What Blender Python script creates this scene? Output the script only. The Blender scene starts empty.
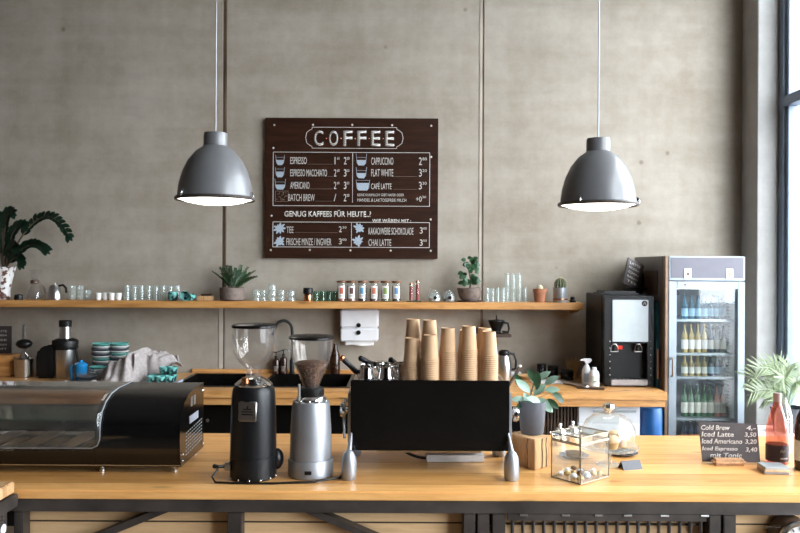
import bpy, bmesh, math, random
from mathutils import Vector, Matrix, Euler
random.seed(7)
PI = math.pi
sc = bpy.context.scene
C = sc.collection
F = 760.0; TH = 0.005; CAMZ = 1.72; CY = 266.5
ZC = 0.92          # worktop height of both counters
ZS = 1.465         # wall shelf top
WALL = 5.70

def PX(px, py, D): return (px - 400 + (py - CY) * TH) / F * D
def PZ(px, py, D): return CAMZ - (py - CY - (px - 400) * TH) / F * D
def DS(px, py, z): return F * (CAMZ - z) / (py - CY - (px - 400) * TH)
def ON(px, py, z=ZC):
    D = DS(px, py, z); return (PX(px, py, D), D)

# ---------------------------------------------------------------- materials
def nt(name):
    m = bpy.data.materials.new(name); m.use_nodes = True
    n = m.node_tree.nodes; l = m.node_tree.links
    return m, n, l, n['Principled BSDF']
def coords(n, l, sx=1, sy=1, sz=1, kind='Object'):
    tc = n.new('ShaderNodeTexCoord'); mp = n.new('ShaderNodeMapping')
    mp.inputs['Scale'].default_value = (sx, sy, sz)
    l.new(tc.outputs[kind], mp.inputs['Vector']); return mp.outputs['Vector']
def noise(n, l, vec, scale, detail=4, rough=.55):
    t = n.new('ShaderNodeTexNoise'); t.inputs['Scale'].default_value = scale
    t.inputs['Detail'].default_value = detail; t.inputs['Roughness'].default_value = rough
    l.new(vec, t.inputs['Vector']); return t.outputs['Fac']
def ramp(n, l, fac, stops):
    r = n.new('ShaderNodeValToRGB'); cr = r.color_ramp
    while len(cr.elements) > len(stops): cr.elements.remove(cr.elements[-1])
    while len(cr.elements) < len(stops): cr.elements.new(.5)
    for e, (p, c) in zip(cr.elements, stops):
        e.position = p; e.color = (c[0], c[1], c[2], 1)
    l.new(fac, r.inputs['Fac']); return r.outputs['Color']
def mixc(n, l, fac, a, b, mode='MIX'):
    m = n.new('ShaderNodeMix'); m.data_type = 'RGBA'; m.blend_type = mode
    for s, v in ((0, fac), (6, a), (7, b)):
        if hasattr(v, 'links'): l.new(v, m.inputs[s])
        elif s == 0: m.inputs[0].default_value = v
        else: m.inputs[s].default_value = (v[0], v[1], v[2], 1)
    return m.outputs[2]
def bump(n, l, h, bs, strength=.2, dist=.01):
    b = n.new('ShaderNodeBump'); b.inputs['Strength'].default_value = strength
    b.inputs['Distance'].default_value = dist
    l.new(h, b.inputs['Height']); l.new(b.outputs['Normal'], bs.inputs['Normal'])
def pm(name, col, rough=.5, metal=0, var=.12, scale=18, bmp=0, coat=0, spec=None):
    m, n, l, bs = nt(name)
    v = coords(n, l); f = noise(n, l, v, scale)
    a = tuple(max(0, c * (1 - var)) for c in col); b = tuple(min(1, c * (1 + var)) for c in col)
    l.new(ramp(n, l, f, [(.3, a), (.7, b)]), bs.inputs['Base Color'])
    bs.inputs['Roughness'].default_value = rough; bs.inputs['Metallic'].default_value = metal
    if coat: bs.inputs['Coat Weight'].default_value = coat
    if spec is not None: bs.inputs['Specular IOR Level'].default_value = spec
    if bmp: bump(n, l, noise(n, l, v, scale * 4), bs, bmp, .003)
    return m
def wood(name, dark, mid, light, along='X', rough=.4, plank=0, gs=1.0, knots=True, coat=0, line=.0025):
    m, n, l, bs = nt(name)
    s = {'X': (.9, 9, 9), 'Y': (9, .9, 9), 'Z': (9, 9, .9)}[along]
    v = coords(n, l, *[k * gs for k in s])
    f1 = noise(n, l, v, 3.0, 6, .6)
    f2 = noise(n, l, v, 14.0, 4, .6)
    c = ramp(n, l, f1, [(.3, dark), (.48, mid), (.68, light)])
    c = mixc(n, l, .22, c, ramp(n, l, f2, [(.35, dark), (.6, light)]))
    v2 = coords(n, l)
    if knots:
        vk = coords(n, l, *[{'X': (3, 9, 9), 'Y': (9, 3, 9), 'Z': (9, 9, 3)}[along][i] for i in range(3)])
        vo = n.new('ShaderNodeTexVoronoi'); vo.inputs['Scale'].default_value = 1.0; l.new(vk, vo.inputs['Vector'])
        kf = ramp(n, l, vo.outputs['Distance'], [(.06, (1, 1, 1)), (.16, (0, 0, 0))])
        c = mixc(n, l, kf, c, tuple(k * .35 for k in dark))
    if plank:
        sp = n.new('ShaderNodeSeparateXYZ'); l.new(v2, sp.inputs[0])
        ax = {'Y': 'Y', 'Z': 'Z'}['Y' if plank > 0 else 'Z']
        w = abs(plank)
        d = n.new('ShaderNodeMath'); d.operation = 'DIVIDE'; d.inputs[1].default_value = w; l.new(sp.outputs[ax], d.inputs[0])
        fl = n.new('ShaderNodeMath'); fl.operation = 'FLOOR'; l.new(d.outputs[0], fl.inputs[0])
        wn = n.new('ShaderNodeTexWhiteNoise'); wn.noise_dimensions = '1D'; l.new(fl.outputs[0], wn.inputs['W'])
        c = mixc(n, l, .45, c, ramp(n, l, wn.outputs['Value'], [(0, tuple(k * .75 for k in mid)), (1, tuple(min(1, k * 1.15) for k in light))]))
        fr = n.new('ShaderNodeMath'); fr.operation = 'FRACT'; l.new(d.outputs[0], fr.inputs[0])
        lt = n.new('ShaderNodeMath'); lt.operation = 'LESS_THAN'; lt.inputs[1].default_value = line / w; l.new(fr.outputs[0], lt.inputs[0])
        c = mixc(n, l, lt.outputs[0], c, tuple(k * .12 for k in dark))
    l.new(c, bs.inputs['Base Color'])
    bs.inputs['Roughness'].default_value = rough
    if coat: bs.inputs['Coat Weight'].default_value = coat; bs.inputs['Coat Roughness'].default_value = .25
    bump(n, l, f2, bs, .12, .002)
    return m
def glass(name, tint=(.93, .95, .95), haze=.04, ior=1.45, rough=.02, hz=(.8, .85, .85)):
    m = bpy.data.materials.new(name); m.use_nodes = True
    n = m.node_tree.nodes; l = m.node_tree.links; n.clear()
    out = n.new('ShaderNodeOutputMaterial')
    tr = n.new('ShaderNodeBsdfTransparent'); tr.inputs[0].default_value = (*tint, 1)
    gl = n.new('ShaderNodeBsdfGlossy'); gl.inputs['Roughness'].default_value = rough
    gl.inputs[0].default_value = (1, 1, 1, 1)
    df = n.new('ShaderNodeBsdfDiffuse'); df.inputs[0].default_value = (*hz, 1)
    v = coords(n, l); nf = noise(n, l, v, 6)
    ml = n.new('ShaderNodeMath'); ml.operation = 'MULTIPLY'; ml.inputs[1].default_value = haze * 2; l.new(nf, ml.inputs[0])
    m1 = n.new('ShaderNodeMixShader'); l.new(ml.outputs[0], m1.inputs[0]); l.new(tr.outputs[0], m1.inputs[1]); l.new(df.outputs[0], m1.inputs[2])
    lw = n.new('ShaderNodeLayerWeight'); lw.inputs[0].default_value = .5
    pw = n.new('ShaderNodeMath'); pw.operation = 'POWER'; pw.inputs[1].default_value = 4.5; l.new(lw.outputs['Facing'], pw.inputs[0])
    fr = n.new('ShaderNodeMath'); fr.operation = 'MULTIPLY_ADD'; fr.inputs[1].default_value = .75; fr.inputs[2].default_value = .035; l.new(pw.outputs[0], fr.inputs[0])
    m2 = n.new('ShaderNodeMixShader'); l.new(fr.outputs[0], m2.inputs[0]); l.new(m1.outputs[0], m2.inputs[1]); l.new(gl.outputs[0], m2.inputs[2])
    l.new(m2.outputs[0], out.inputs[0])
    return m
def emit(name, col, st):
    m = bpy.data.materials.new(name); m.use_nodes = True
    n = m.node_tree.nodes; l = m.node_tree.links; n.clear()
    out = n.new('ShaderNodeOutputMaterial'); e = n.new('ShaderNodeEmission')
    e.inputs[0].default_value = (*col, 1); e.inputs[1].default_value = st; l.new(e.outputs[0], out.inputs[0]); return m
def nrm(n, l, v, a, b):
    m = n.new('ShaderNodeMapRange'); m.inputs['From Min'].default_value = a; m.inputs['From Max'].default_value = b
    l.new(v, m.inputs['Value']); return m.outputs['Result']
def concrete(name, dark, mid, light, sc_=1.0, corner_dark=False):
    m, n, l, bs = nt(name)
    v = coords(n, l, sc_, sc_, sc_)
    vh = coords(n, l, .5 * sc_, .5 * sc_, 5 * sc_)
    vv = coords(n, l, 5 * sc_, 5 * sc_, .35 * sc_)
    f1 = noise(n, l, v, .9, 7, .62); f2 = noise(n, l, vh, 1.1, 5, .6); f3 = noise(n, l, vv, 1.2, 4, .6)
    c = ramp(n, l, f1, [(.32, dark), (.5, mid), (.68, light)])
    c = mixc(n, l, .26, c, ramp(n, l, f2, [(.38, dark), (.62, light)]))
    c = mixc(n, l, .16, c, ramp(n, l, f3, [(.35, dark), (.65, light)]))
    f5 = noise(n, l, v, 11, 5, .7)
    c = mixc(n, l, .15, c, ramp(n, l, f5, [(.38, dark), (.62, light)]))
    vo = n.new('ShaderNodeTexVoronoi'); vo.inputs['Scale'].default_value = 2.6; l.new(v, vo.inputs['Vector'])
    pf = ramp(n, l, vo.outputs['Distance'], [(.025, (.55, .55, .55)), (.06, (0, 0, 0))])
    c = mixc(n, l, pf, c, tuple(k * .45 for k in dark))
    if corner_dark:   # darker brown towards the corner, with a streaky edge
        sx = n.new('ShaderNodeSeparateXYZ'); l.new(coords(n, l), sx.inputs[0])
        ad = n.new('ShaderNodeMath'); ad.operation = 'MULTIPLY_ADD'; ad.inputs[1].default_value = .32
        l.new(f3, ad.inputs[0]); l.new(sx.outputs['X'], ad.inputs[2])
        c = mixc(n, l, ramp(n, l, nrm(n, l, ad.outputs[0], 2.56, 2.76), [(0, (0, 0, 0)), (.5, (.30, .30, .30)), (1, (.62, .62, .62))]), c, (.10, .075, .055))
    l.new(c, bs.inputs['Base Color']); bs.inputs['Roughness'].default_value = .75
    bs.inputs['Specular IOR Level'].default_value = .25
    bump(n, l, f5, bs, .15, .004)
    return m

M = {}
M['concrete'] = concrete('board_marked_concrete', (.225, .186, .140), (.328, .286, .232), (.440, .398, .340), corner_dark=True)
M['concrete_light'] = concrete('smooth_pale_concrete', (.25, .243, .228), (.32, .313, .298), (.38, .373, .358), 1.3)
M['seam'] = pm('seam_rust', (.15, .105, .07), .9, var=.4, scale=3)
M['seam_pale'] = pm('seam_pale_mortar', (.42, .37, .31), .9, var=.2, scale=3)
M['worktop'] = wood('oiled_pine_worktop', (.44, .160, .034), (.72, .340, .092), (.86, .48, .175), 'X', .34, plank=.155, coat=.35)
M['backwood'] = wood('oiled_pine_back_counter', (.32, .13, .035), (.56, .27, .085), (.70, .39, .145), 'X', .38, coat=.15)
M['shelfwood'] = wood('amber_shelf_board', (.30, .12, .03), (.50, .24, .07), (.60, .32, .11), 'X', .4)
M['board'] = wood('rough_sawn_pine_boards', (.42, .23, .10), (.66, .41, .20), (.78, .54, .30), 'X', .7, plank=-.098, line=.006)
M['blockwood'] = wood('raw_oak_block', (.25, .12, .045), (.50, .29, .13), (.62, .40, .21), 'Z', .6, gs=1.4)
M['darkwood'] = wood('dark_brown_wood', (.03, .016, .009), (.06, .032, .018), (.09, .05, .03), 'X', .45, knots=False)
M['menuwood'] = _mw = wood('dark_stained_menu_panel', (.014, .0055, .003), (.024, .009, .0045), (.038, .014, .0065), 'X', .42, knots=False)
_mw.node_tree.nodes['Principled BSDF'].inputs['Specular IOR Level'].default_value = .18
M['cork'] = pm('tan_cork', (.50, .30, .16), .8, var=.25, scale=60)
M['steel_dark'] = pm('raw_dark_steel', (.060, .050, .044), .42, .35, var=.35, scale=9, bmp=.1)
M['steel'] = pm('brushed_steel', (.55, .54, .53), .28, 1, var=.1, scale=14)
M['chrome'] = pm('polished_chrome', (.75, .75, .75), .08, 1, var=.04)
M['alu'] = pm('satin_aluminium', (.36, .375, .40), .45, .7, var=.05)
M['black'] = pm('satin_black_plastic', (.006, .006, .006), .42, var=.3, spec=.3)
M['black_gloss'] = pm('gloss_black_enamel', (.004, .004, .004), .12, var=.2, spec=.5)
M['black_satin'] = pm('satin_black_metal', (.0045, .004, .0035), .26, var=.2, spec=.28)
M['black_body'] = pm('powder_coated_black', (.006, .0065, .0075), .36, 0, var=.15, spec=.35)
M['lampgrey'] = pm('grey_enamel_shade', (.140, .141, .145), .40, .1, var=.05, coat=.15)
M['copper'] = pm('copper', (.55, .25, .12), .25, 1)
M['white'] = pm('white_plastic', (.72, .73, .75), .35, var=.03)
M['white_ceramic'] = pm('white_ceramic', (.72, .72, .70), .15, var=.03)
M['paper'] = pm('white_paper', (.75, .74, .72), .8, var=.04)
M['kraft'] = pm('kraft_cup_paper', (.50, .315, .175), .75, var=.06, scale=30)
M['greypanel'] = pm('grey_silver_panel', (.42, .46, .47), .25, .1, var=.04)
M['header'] = pm('grey_header_panel', (.13, .125, .15), .35, .1, var=.05)
M['fridge_frame'] = pm('pale_silver_frame', (.30, .345, .385), .3, .3, var=.04)
M['fridge_inside'] = pm('fridge_liner_white', (.60, .64, .68), .4, var=.04)
M['fridge_side'] = pm('fridge_side_grey', (.13, .12, .115), .4, .2, var=.1)
M['brown_edge'] = pm('brown_door_edge', (.24, .155, .10), .4, .3, var=.1)  # brown of a reflection painted into the edge; handle and lock share it
M['frame_blue'] = pm('blue_grey_window_frame', (.15, .19, .25), .4, .2, var=.08)
M['slate'] = pm('chalkboard_slate', (.045, .034, .034), .6, var=.2)
M['chalk'] = pm('white_chalk', (.52, .49, .45), .9, var=.12, scale=90)
M['chalk_icon'] = pm('blue_white_chalk', (.34, .40, .46), .9, var=.12, scale=90)
M['chalk_dim'] = pm('faded_chalk', (.20, .14, .11), .9, var=.2, scale=90)
M['potgrey'] = pm('slate_grey_pot', (.085, .09, .105), .5, var=.08)
M['pot_brown'] = pm('weathered_brown_clay', (.16, .12, .10), .8, var=.3, scale=30)
M['terracotta'] = pm('terracotta', (.33, .13, .065), .8, var=.2, scale=25)
M['soil'] = pm('potting_soil', (.03, .018, .012), .95, var=.4, scale=60)
M['leaf'] = pm('deep_green_leaf', (.022, .065, .025), .4, var=.35, scale=12)
M['leaf_dark'] = pm('dark_glossy_leaf', (.008, .026, .014), .3, var=.4, scale=12)
M['leaf_blue'] = pm('blue_green_leaf', (.22, .34, .26), .38, var=.35, scale=14)
M['leaf_pale'] = pm('pale_palm_leaf', (.25, .31, .17), .5, var=.3, scale=14)
M['cactus'] = pm('cactus_skin', (.07, .085, .04), .7, var=.3, scale=40)
M['spine'] = pm('cream_spines', (.55, .48, .33), .8)
M['stem'] = pm('plant_stem', (.08, .06, .03), .7)
M['teal'] = pm('turquoise_glaze', (.10, .34, .30), .3, var=.35, scale=30)
M['blue'] = pm('bright_blue_plastic', (.012, .24, .56), .3, var=.08)
M['bluebin'] = pm('royal_blue_plastic', (.015, .10, .30), .4, var=.1)
M['tealcloth'] = pm('teal_cloth', (.015, .12, .17), .9, var=.3, scale=10, bmp=.2)
M['linen'] = pm('grey_linen', (.33, .295, .285), .95, var=.2, scale=40, bmp=.3)
M['beans'] = None
M['glass'] = glass('clear_glass', (.975, .985, .98), .015, ior=1.33)
M['glass_thin'] = glass('clear_pane_glass', (.97, .98, .98), .01)
M['glass_smoke'] = glass('clear_hopper_glass', (.93, .92, .91), .018, ior=1.38, hz=(.8, .8, .82))
M['glass_refl_haze'] = glass('painted_reflection_pane', (.80, .72, .64), .30, hz=(.40, .33, .27), rough=.15)  # brown haze paints the room's reflection into the pane
M['glass_green'] = glass('green_glass', (.55, .72, .62), .08, hz=(.3, .5, .4))
M['glass_edge'] = glass('green_glass_shelf', (.25, .42, .34), .12, hz=(.08, .2, .15))
M['glass_clear_soft'] = glass('pressed_glass', (.93, .955, .95), .10, ior=1.38, hz=(.85, .92, .90))
M['rose'] = glass('rose_wine', (.97, .60, .53), .20, hz=(.9, .33, .27), rough=.05)
M['amber'] = pm('dark_amber_bottle', (.03, .012, .006), .15, var=.3)
M['rosecap'] = pm('rose_gold_foil', (.45, .32, .30), .35, .5, var=.06)
M['label_dark'] = pm('dark_label', (.035, .02, .03), .6)
M['label_cream'] = pm('cream_label', (.62, .62, .54), .7)
M['lampglass'] = emit('lit_lamp_glass', (1.0, .93, .84), 7.0)
M['tube'] = emit('added_fridge_glow', (.85, .93, 1.0), 6.0)  # glow for the tubes added to brighten the fridge
M['display_red'] = emit('red_display', (1.0, .06, .03), 1.2)
M['muffin'] = pm('pale_muffin_crumb', (.72, .50, .30), .85, var=.25, scale=30, bmp=.4)
M['cookie'] = pm('dark_cookie', (.06, .028, .015), .9, var=.5, scale=60, bmp=.4)
M['orange_fruit'] = pm('orange_glaze', (.65, .22, .05), .6, var=.2)
M['gold'] = pm('golden_shell', (.40, .26, .09), .4, .3, var=.4, scale=40)
M['brassline'] = pm('aged_brass_edge', (.20, .17, .12), .35, .9, var=.2)
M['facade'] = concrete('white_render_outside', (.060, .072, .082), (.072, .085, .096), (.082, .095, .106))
M['brick'] = concrete('dark_brown_plaster', (.07, .055, .045), (.10, .08, .065), (.13, .10, .08))
M['floor'] = concrete('grey_floor_screed', (.12, .08, .05), (.17, .115, .075), (.22, .155, .10))
M['straw'] = pm('straw_beige', (.50, .30, .12), .8, var=.3)
M['pink'] = pm('skin_pink_cloth', (.45, .25, .19), .8, var=.2)
M['sticker'] = pm('blue_grey_sticker', (.38, .42, .50), .5)
M['lightgrey'] = pm('light_grey_plastic', (.62, .58, .56), .5)
M['lidbrown'] = pm('brown_jar_lid', (.22, .11, .06), .4, .4)
M['grey'] = pm('warm_grey_plastic', (.30, .27, .26), .5)
M['red'] = pm('dried_red_spice', (.30, .03, .02), .7, var=.3)

def bean_mat():
    m, n, l, bs = nt('roasted_coffee_beans')
    v = coords(n, l); vo = n.new('ShaderNodeTexVoronoi'); vo.inputs['Scale'].default_value = 110; l.new(v, vo.inputs['Vector'])
    l.new(ramp(n, l, vo.outputs['Distance'], [(.1, (.28, .13, .06)), (.6, (.05, .02, .01))]), bs.inputs['Base Color'])
    bs.inputs['Roughness'].default_value = .4
    bump(n, l, vo.outputs['Distance'], bs, .6, .004); return m
M['beans'] = bean_mat()
def spot_mat(name, a, b, scale, cut=.5):
    m, n, l, bs = nt(name)
    v = coords(n, l); f = noise(n, l, v, scale, 3)
    l.new(ramp(n, l, f, [(cut - .02, a), (cut + .02, b)]), bs.inputs['Base Color']); bs.inputs['Roughness'].default_value = .4; return m
M['vase'] = spot_mat('white_vase_brown_blots', (.68, .66, .64), (.12, .05, .035), 26, .54)
M['teal_print'] = spot_mat('turquoise_black_print', (.12, .40, .37), (.01, .02, .02), 30, .52)

# ---------------------------------------------------------------- mesh builder
class B:
    def __init__(s): s.bm = bmesh.new()
    def _fin(s, ret_verts, mtx, mi, old):
        if mtx is not None: bmesh.ops.transform(s.bm, matrix=mtx, verts=ret_verts)
        for f in s.bm.faces:
            if f.index == -1 or f not in old: pass
        return s
    def add(s, other, mtx=None, mi=0):
        if mtx is not None: other.transform(mtx)
        for f in other.faces: f.material_index = mi
        me = bpy.data.meshes.new('tmp'); other.to_mesh(me); other.free()
        s.bm.from_mesh(me); bpy.data.meshes.remove(me); return s
    def box(s, x0, x1, y0, y1, z0, z1, bev=0, mi=0, mtx=None, seg=2):
        b = bmesh.new(); bmesh.ops.create_cube(b, size=1)
        b.transform(Matrix.Translation(((x0+x1)/2, (y0+y1)/2, (z0+z1)/2)) @ Matrix.Diagonal((abs(x1-x0), abs(y1-y0), abs(z1-z0), 1)))
        if bev: bmesh.ops.bevel(b, geom=b.edges[:], offset=bev, segments=seg, affect='EDGES', clamp_overlap=True)
        return s.add(b, mtx, mi)
    def lathe(s, prof, c=(0, 0, 0), seg=24, mi=0, mtx=None, cap=True):
        b = bmesh.new(); rings = []
        for r, z in prof:
            if r < 1e-5: rings.append([b.verts.new((c[0], c[1], c[2]+z))])
            else: rings.append([b.verts.new((c[0]+r*math.cos(2*PI*i/seg), c[1]+r*math.sin(2*PI*i/seg), c[2]+z)) for i in range(seg)])
        for a, d in zip(rings, rings[1:]):
            for i in range(seg):
                j = (i+1) % seg
                if len(a) == 1 and len(d) == 1: continue
                if len(a) == 1: b.faces.new((a[0], d[j], d[i]))
                elif len(d) == 1: b.faces.new((a[i], a[j], d[0]))
                else: b.faces.new((a[i], a[j], d[j], d[i]))
        if cap:
            if len(rings[0]) > 1: b.faces.new(rings[0][::-1])
            if len(rings[-1]) > 1: b.faces.new(rings[-1])
        bmesh.ops.recalc_face_normals(b, faces=b.faces[:])
        return s.add(b, mtx, mi)
    def tube(s, pts, r, seg=8, mi=0, mtx=None):
        b = bmesh.new(); pts = [Vector(p) for p in pts]; n = len(pts); rings = []
        rr = r if isinstance(r, (list, tuple)) else [r]*n
        up = None
        for i, p in enumerate(pts):
            t = (pts[min(i+1, n-1)] - pts[max(i-1, 0)]).normalized()
            if up is None: up = Vector((0, 0, 1)) if abs(t.z) < .9 else Vector((1, 0, 0))
            a = t.cross(up).normalized(); up2 = a.cross(t).normalized(); up = up2
            rings.append([b.verts.new(p + (a*math.cos(2*PI*k/seg) + up2*math.sin(2*PI*k/seg))*rr[i]) for k in range(seg)])
        for a, d in zip(rings, rings[1:]):
            for k in range(seg): b.faces.new((a[k], a[(k+1) % seg], d[(k+1) % seg], d[k]))
        b.faces.new(rings[0][::-1]); b.faces.new(rings[-1])
        bmesh.ops.recalc_face_normals(b, faces=b.faces[:])
        return s.add(b, mtx, mi)
    def ball(s, c, rx, ry=None, rz=None, seg=14, mi=0, mtx=None):
        b = bmesh.new(); bmesh.ops.create_uvsphere(b, u_segments=seg, v_segments=max(6, seg*2//3), radius=1)
        b.transform(Matrix.Translation(c) @ Matrix.Diagonal((rx, ry or rx, rz or rx, 1)))
        return s.add(b, mtx, mi)
    def prism(s, poly, lo, hi, axis='X', mi=0, mtx=None, bev=0):
        b = bmesh.new()
        def v(p, t): return {'X': (t, p[0], p[1]), 'Y': (p[0], t, p[1]), 'Z': (p[0], p[1], t)}[axis]
        a = [b.verts.new(v(p, lo)) for p in poly]; d = [b.verts.new(v(p, hi)) for p in poly]
        b.faces.new(a); b.faces.new(d[::-1]); n = len(poly)
        for i in range(n): b.faces.new((a[i], d[i], d[(i+1) % n], a[(i+1) % n]))
        bmesh.ops.recalc_face_normals(b, faces=b.faces[:])
        if bev: bmesh.ops.bevel(b, geom=b.edges[:], offset=bev, segments=2, affect='EDGES', clamp_overlap=True)
        return s.add(b, mtx, mi)
    def grid(s, fn, nu, nv, mi=0):
        b = bmesh.new(); g = [[b.verts.new(fn(i/nu, j/nv)) for j in range(nv+1)] for i in range(nu+1)]
        for i in range(nu):
            for j in range(nv): b.faces.new((g[i][j], g[i+1][j], g[i+1][j+1], g[i][j+1]))
        return s.add(b, None, mi)
    def leaf(s, p, d, L, W, up=(0, 0, 1), droop=.25, mi=0, fold=.15):
        p = Vector(p); d = Vector(d).normalized(); up = Vector(up)
        side = d.cross(up)
        if side.length < .05: side = d.cross(Vector((1, 0, 0)))
        side.normalize(); nrm = side.cross(d).normalized()
        b = bmesh.new(); rows = []
        for k in range(6):
            t = k/5; w = W*.5*math.sin(PI*min(1, t*.93+.05))**.8
            cpt = p + d*(L*t) - nrm*(droop*L*t*t)
            if k == 5: rows.append([b.verts.new(cpt)]); break
            rows.append([b.verts.new(cpt + side*w + nrm*fold*w), b.verts.new(cpt), b.verts.new(cpt - side*w + nrm*fold*w)])
        for a, c in zip(rows, rows[1:]):
            if len(c) == 3:
                b.faces.new((a[0], a[1], c[1], c[0])); b.faces.new((a[1], a[2], c[2], c[1]))
            else:
                b.faces.new((a[0], a[1], c[0])); b.faces.new((a[1], a[2], c[0]))
        return s.add(b, None, mi)
    def build(s, name, mats, parent=None, loc=(0, 0, 0), rot=(0, 0, 0), ang=40, solid=0):
        me = bpy.data.meshes.new(name); s.bm.to_mesh(me); s.bm.free()
        if not isinstance(mats, (list, tuple)): mats = [mats]
        for k in mats: me.materials.append(M[k] if isinstance(k, str) else k)
        me.polygons.foreach_set('use_smooth', [True]*len(me.polygons))
        me.set_sharp_from_angle(angle=math.radians(ang))
        o = bpy.data.objects.new(name, me); C.objects.link(o)
        o.location = loc; o.rotation_euler = rot
        if parent is not None: o.parent = parent
        if solid:
            md = o.modifiers.new('Solidify', 'SOLIDIFY'); md.thickness = solid; md.offset = 0
        return o
def tag(o, label=None, cat=None, group=None, kind=None):
    if label: o['label'] = label
    if cat: o['category'] = cat
    if group: o['group'] = group
    if kind: o['kind'] = kind
    return o
def thing(name, loc, rz=0, label=None, cat=None, group=None):
    o = bpy.data.objects.new(name, None); C.objects.link(o); o.empty_display_size = .05
    o.location = loc; o.rotation_euler = (0, 0, rz); return tag(o, label, cat, group)
def dup(o, parent=None, loc=None, rz=None, label=None, group=None):
    c = o.copy(); C.objects.link(c)
    if parent is not None: c.parent = parent
    for ch in list(o.children): dup(ch, c)
    if loc is not None: c.location = loc
    if rz is not None: c.rotation_euler = (c.rotation_euler[0], c.rotation_euler[1], rz)
    if label: c['label'] = label
    if group: c['group'] = group
    return c
def struct(o): o['kind'] = 'structure'; return o
ORD = ['leftmost', 'second from left', 'third from left', 'fourth from left', 'fifth from left', 'sixth from left', 'seventh from left', 'eighth from left', 'ninth from left']
NTH = ['first', 'second', 'third', 'fourth', 'fifth', 'sixth', 'seventh', 'eighth', 'ninth', 'tenth', 'eleventh', 'twelfth', 'thirteenth', 'fourteenth', 'fifteenth', 'sixteenth', 'seventeenth', 'eighteenth', 'nineteenth', 'twentieth', 'twenty-first', 'twenty-second', 'twenty-third']
def text(s, x0, x1, z0, z1, y, mat, parent, name='lettering', mtx=None, slant=0, ext=.0006, bold=0):
    """text fitted into a rectangle, standing in the local XZ plane, facing -Y"""
    cu = bpy.data.curves.new('t', 'FONT'); cu.body = s; cu.size = 1; cu.extrude = 0; cu.shear = slant
    cu.offset = bold; cu.resolution_u = 3
    o = bpy.data.objects.new('t', cu); C.objects.link(o); bpy.context.view_layer.update()
    me = bpy.data.meshes.new_from_object(o.evaluated_get(bpy.context.evaluated_depsgraph_get()))
    bpy.data.objects.remove(o); bpy.data.curves.remove(cu)
    xs = [v.co.x for v in me.vertices]; ys = [v.co.y for v in me.vertices]
    ax, bx, ay, by = min(xs), max(xs), min(ys), max(ys)
    for v in me.vertices:
        X = x0 + (v.co.x-ax)/(bx-ax)*(x1-x0); Z = z0 + (v.co.y-ay)/(by-ay)*(z1-z0)
        v.co = (X, y, Z)
    b = bmesh.new(); b.from_mesh(me); r = bmesh.ops.extrude_face_region(b, geom=b.faces[:])
    vs = [g for g in r['geom'] if isinstance(g, bmesh.types.BMVert)]
    bmesh.ops.translate(b, verts=vs, vec=(0, -ext, 0)); bmesh.ops.recalc_face_normals(b, faces=b.faces[:])
    if mtx is not None: b.transform(mtx)
    b.to_mesh(me); b.free(); me.name = name; me.materials.clear(); me.materials.append(M[mat])
    ob = bpy.data.objects.new(name, me); C.objects.link(ob); ob.parent = parent; return ob
def arc(cx, cz, r, a0, a1, n=10): return [(cx+r*math.cos(math.radians(a0+(a1-a0)*i/n)), cz+r*math.sin(math.radians(a0+(a1-a0)*i/n))) for i in range(n+1)]

# ================================================================ SETTING
CEIL = 4.6; XL = -4.6; YR = -6.0; XW = 2.72
sA, sB = PX(224, 133, WALL), PX(482.5, 133, WALL)
b = B()
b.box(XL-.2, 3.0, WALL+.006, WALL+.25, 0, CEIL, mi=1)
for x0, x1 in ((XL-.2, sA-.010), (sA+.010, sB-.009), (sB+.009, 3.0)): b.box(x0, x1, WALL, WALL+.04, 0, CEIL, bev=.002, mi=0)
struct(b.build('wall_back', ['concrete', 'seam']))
struct(B().box(sA+.010, sA+.022, WALL-.003, WALL+.01, 1.47, CEIL).build('trim_1', 'seam'))
struct(B().box(sA-.030, sA-.001, WALL-.004, WALL+.01, .95, 1.43).build('trim_2', 'seam_pale'))
struct(B().box(sB-.022, sB-.003, WALL-.004, WALL+.01, 1.47, CEIL).build('trim_3', 'seam_pale'))
struct(B().box(XL-.2, 3.2, YR-.2, WALL+.25, -.1, 0).build('floor', 'floor'))
struct(B().box(XL-.2, 3.2, YR-.2, WALL+.25, CEIL, CEIL+.15).build('ceiling', 'concrete_light'))
struct(B().box(XL-.2, XL, YR-.2, WALL+.25, 0, CEIL).build('wall_left', 'brick'))
# right wall: sill wall, lintel, piers around big windows
b = B()
b.box(XW, XW+.25, YR, 5.46, 0, .55); b.box(XW, XW+.25, YR, 5.46, 4.35, CEIL)
b.box(XW, XW+.25, 2.2, 2.5, .55, 4.35); b.box(XW, XW+.25, YR, -.6, .55, 4.35)
struct(b.build('wall_right', 'concrete_light'))
# corner column between the back wall and the window
struct(B().box(2.56, 2.705, 5.45, WALL+.01, 0, CEIL, bev=.004).box(2.70, 3.2, 5.46, WALL+.2, 0, CEIL).build('wall_column', 'concrete_light'))
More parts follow.
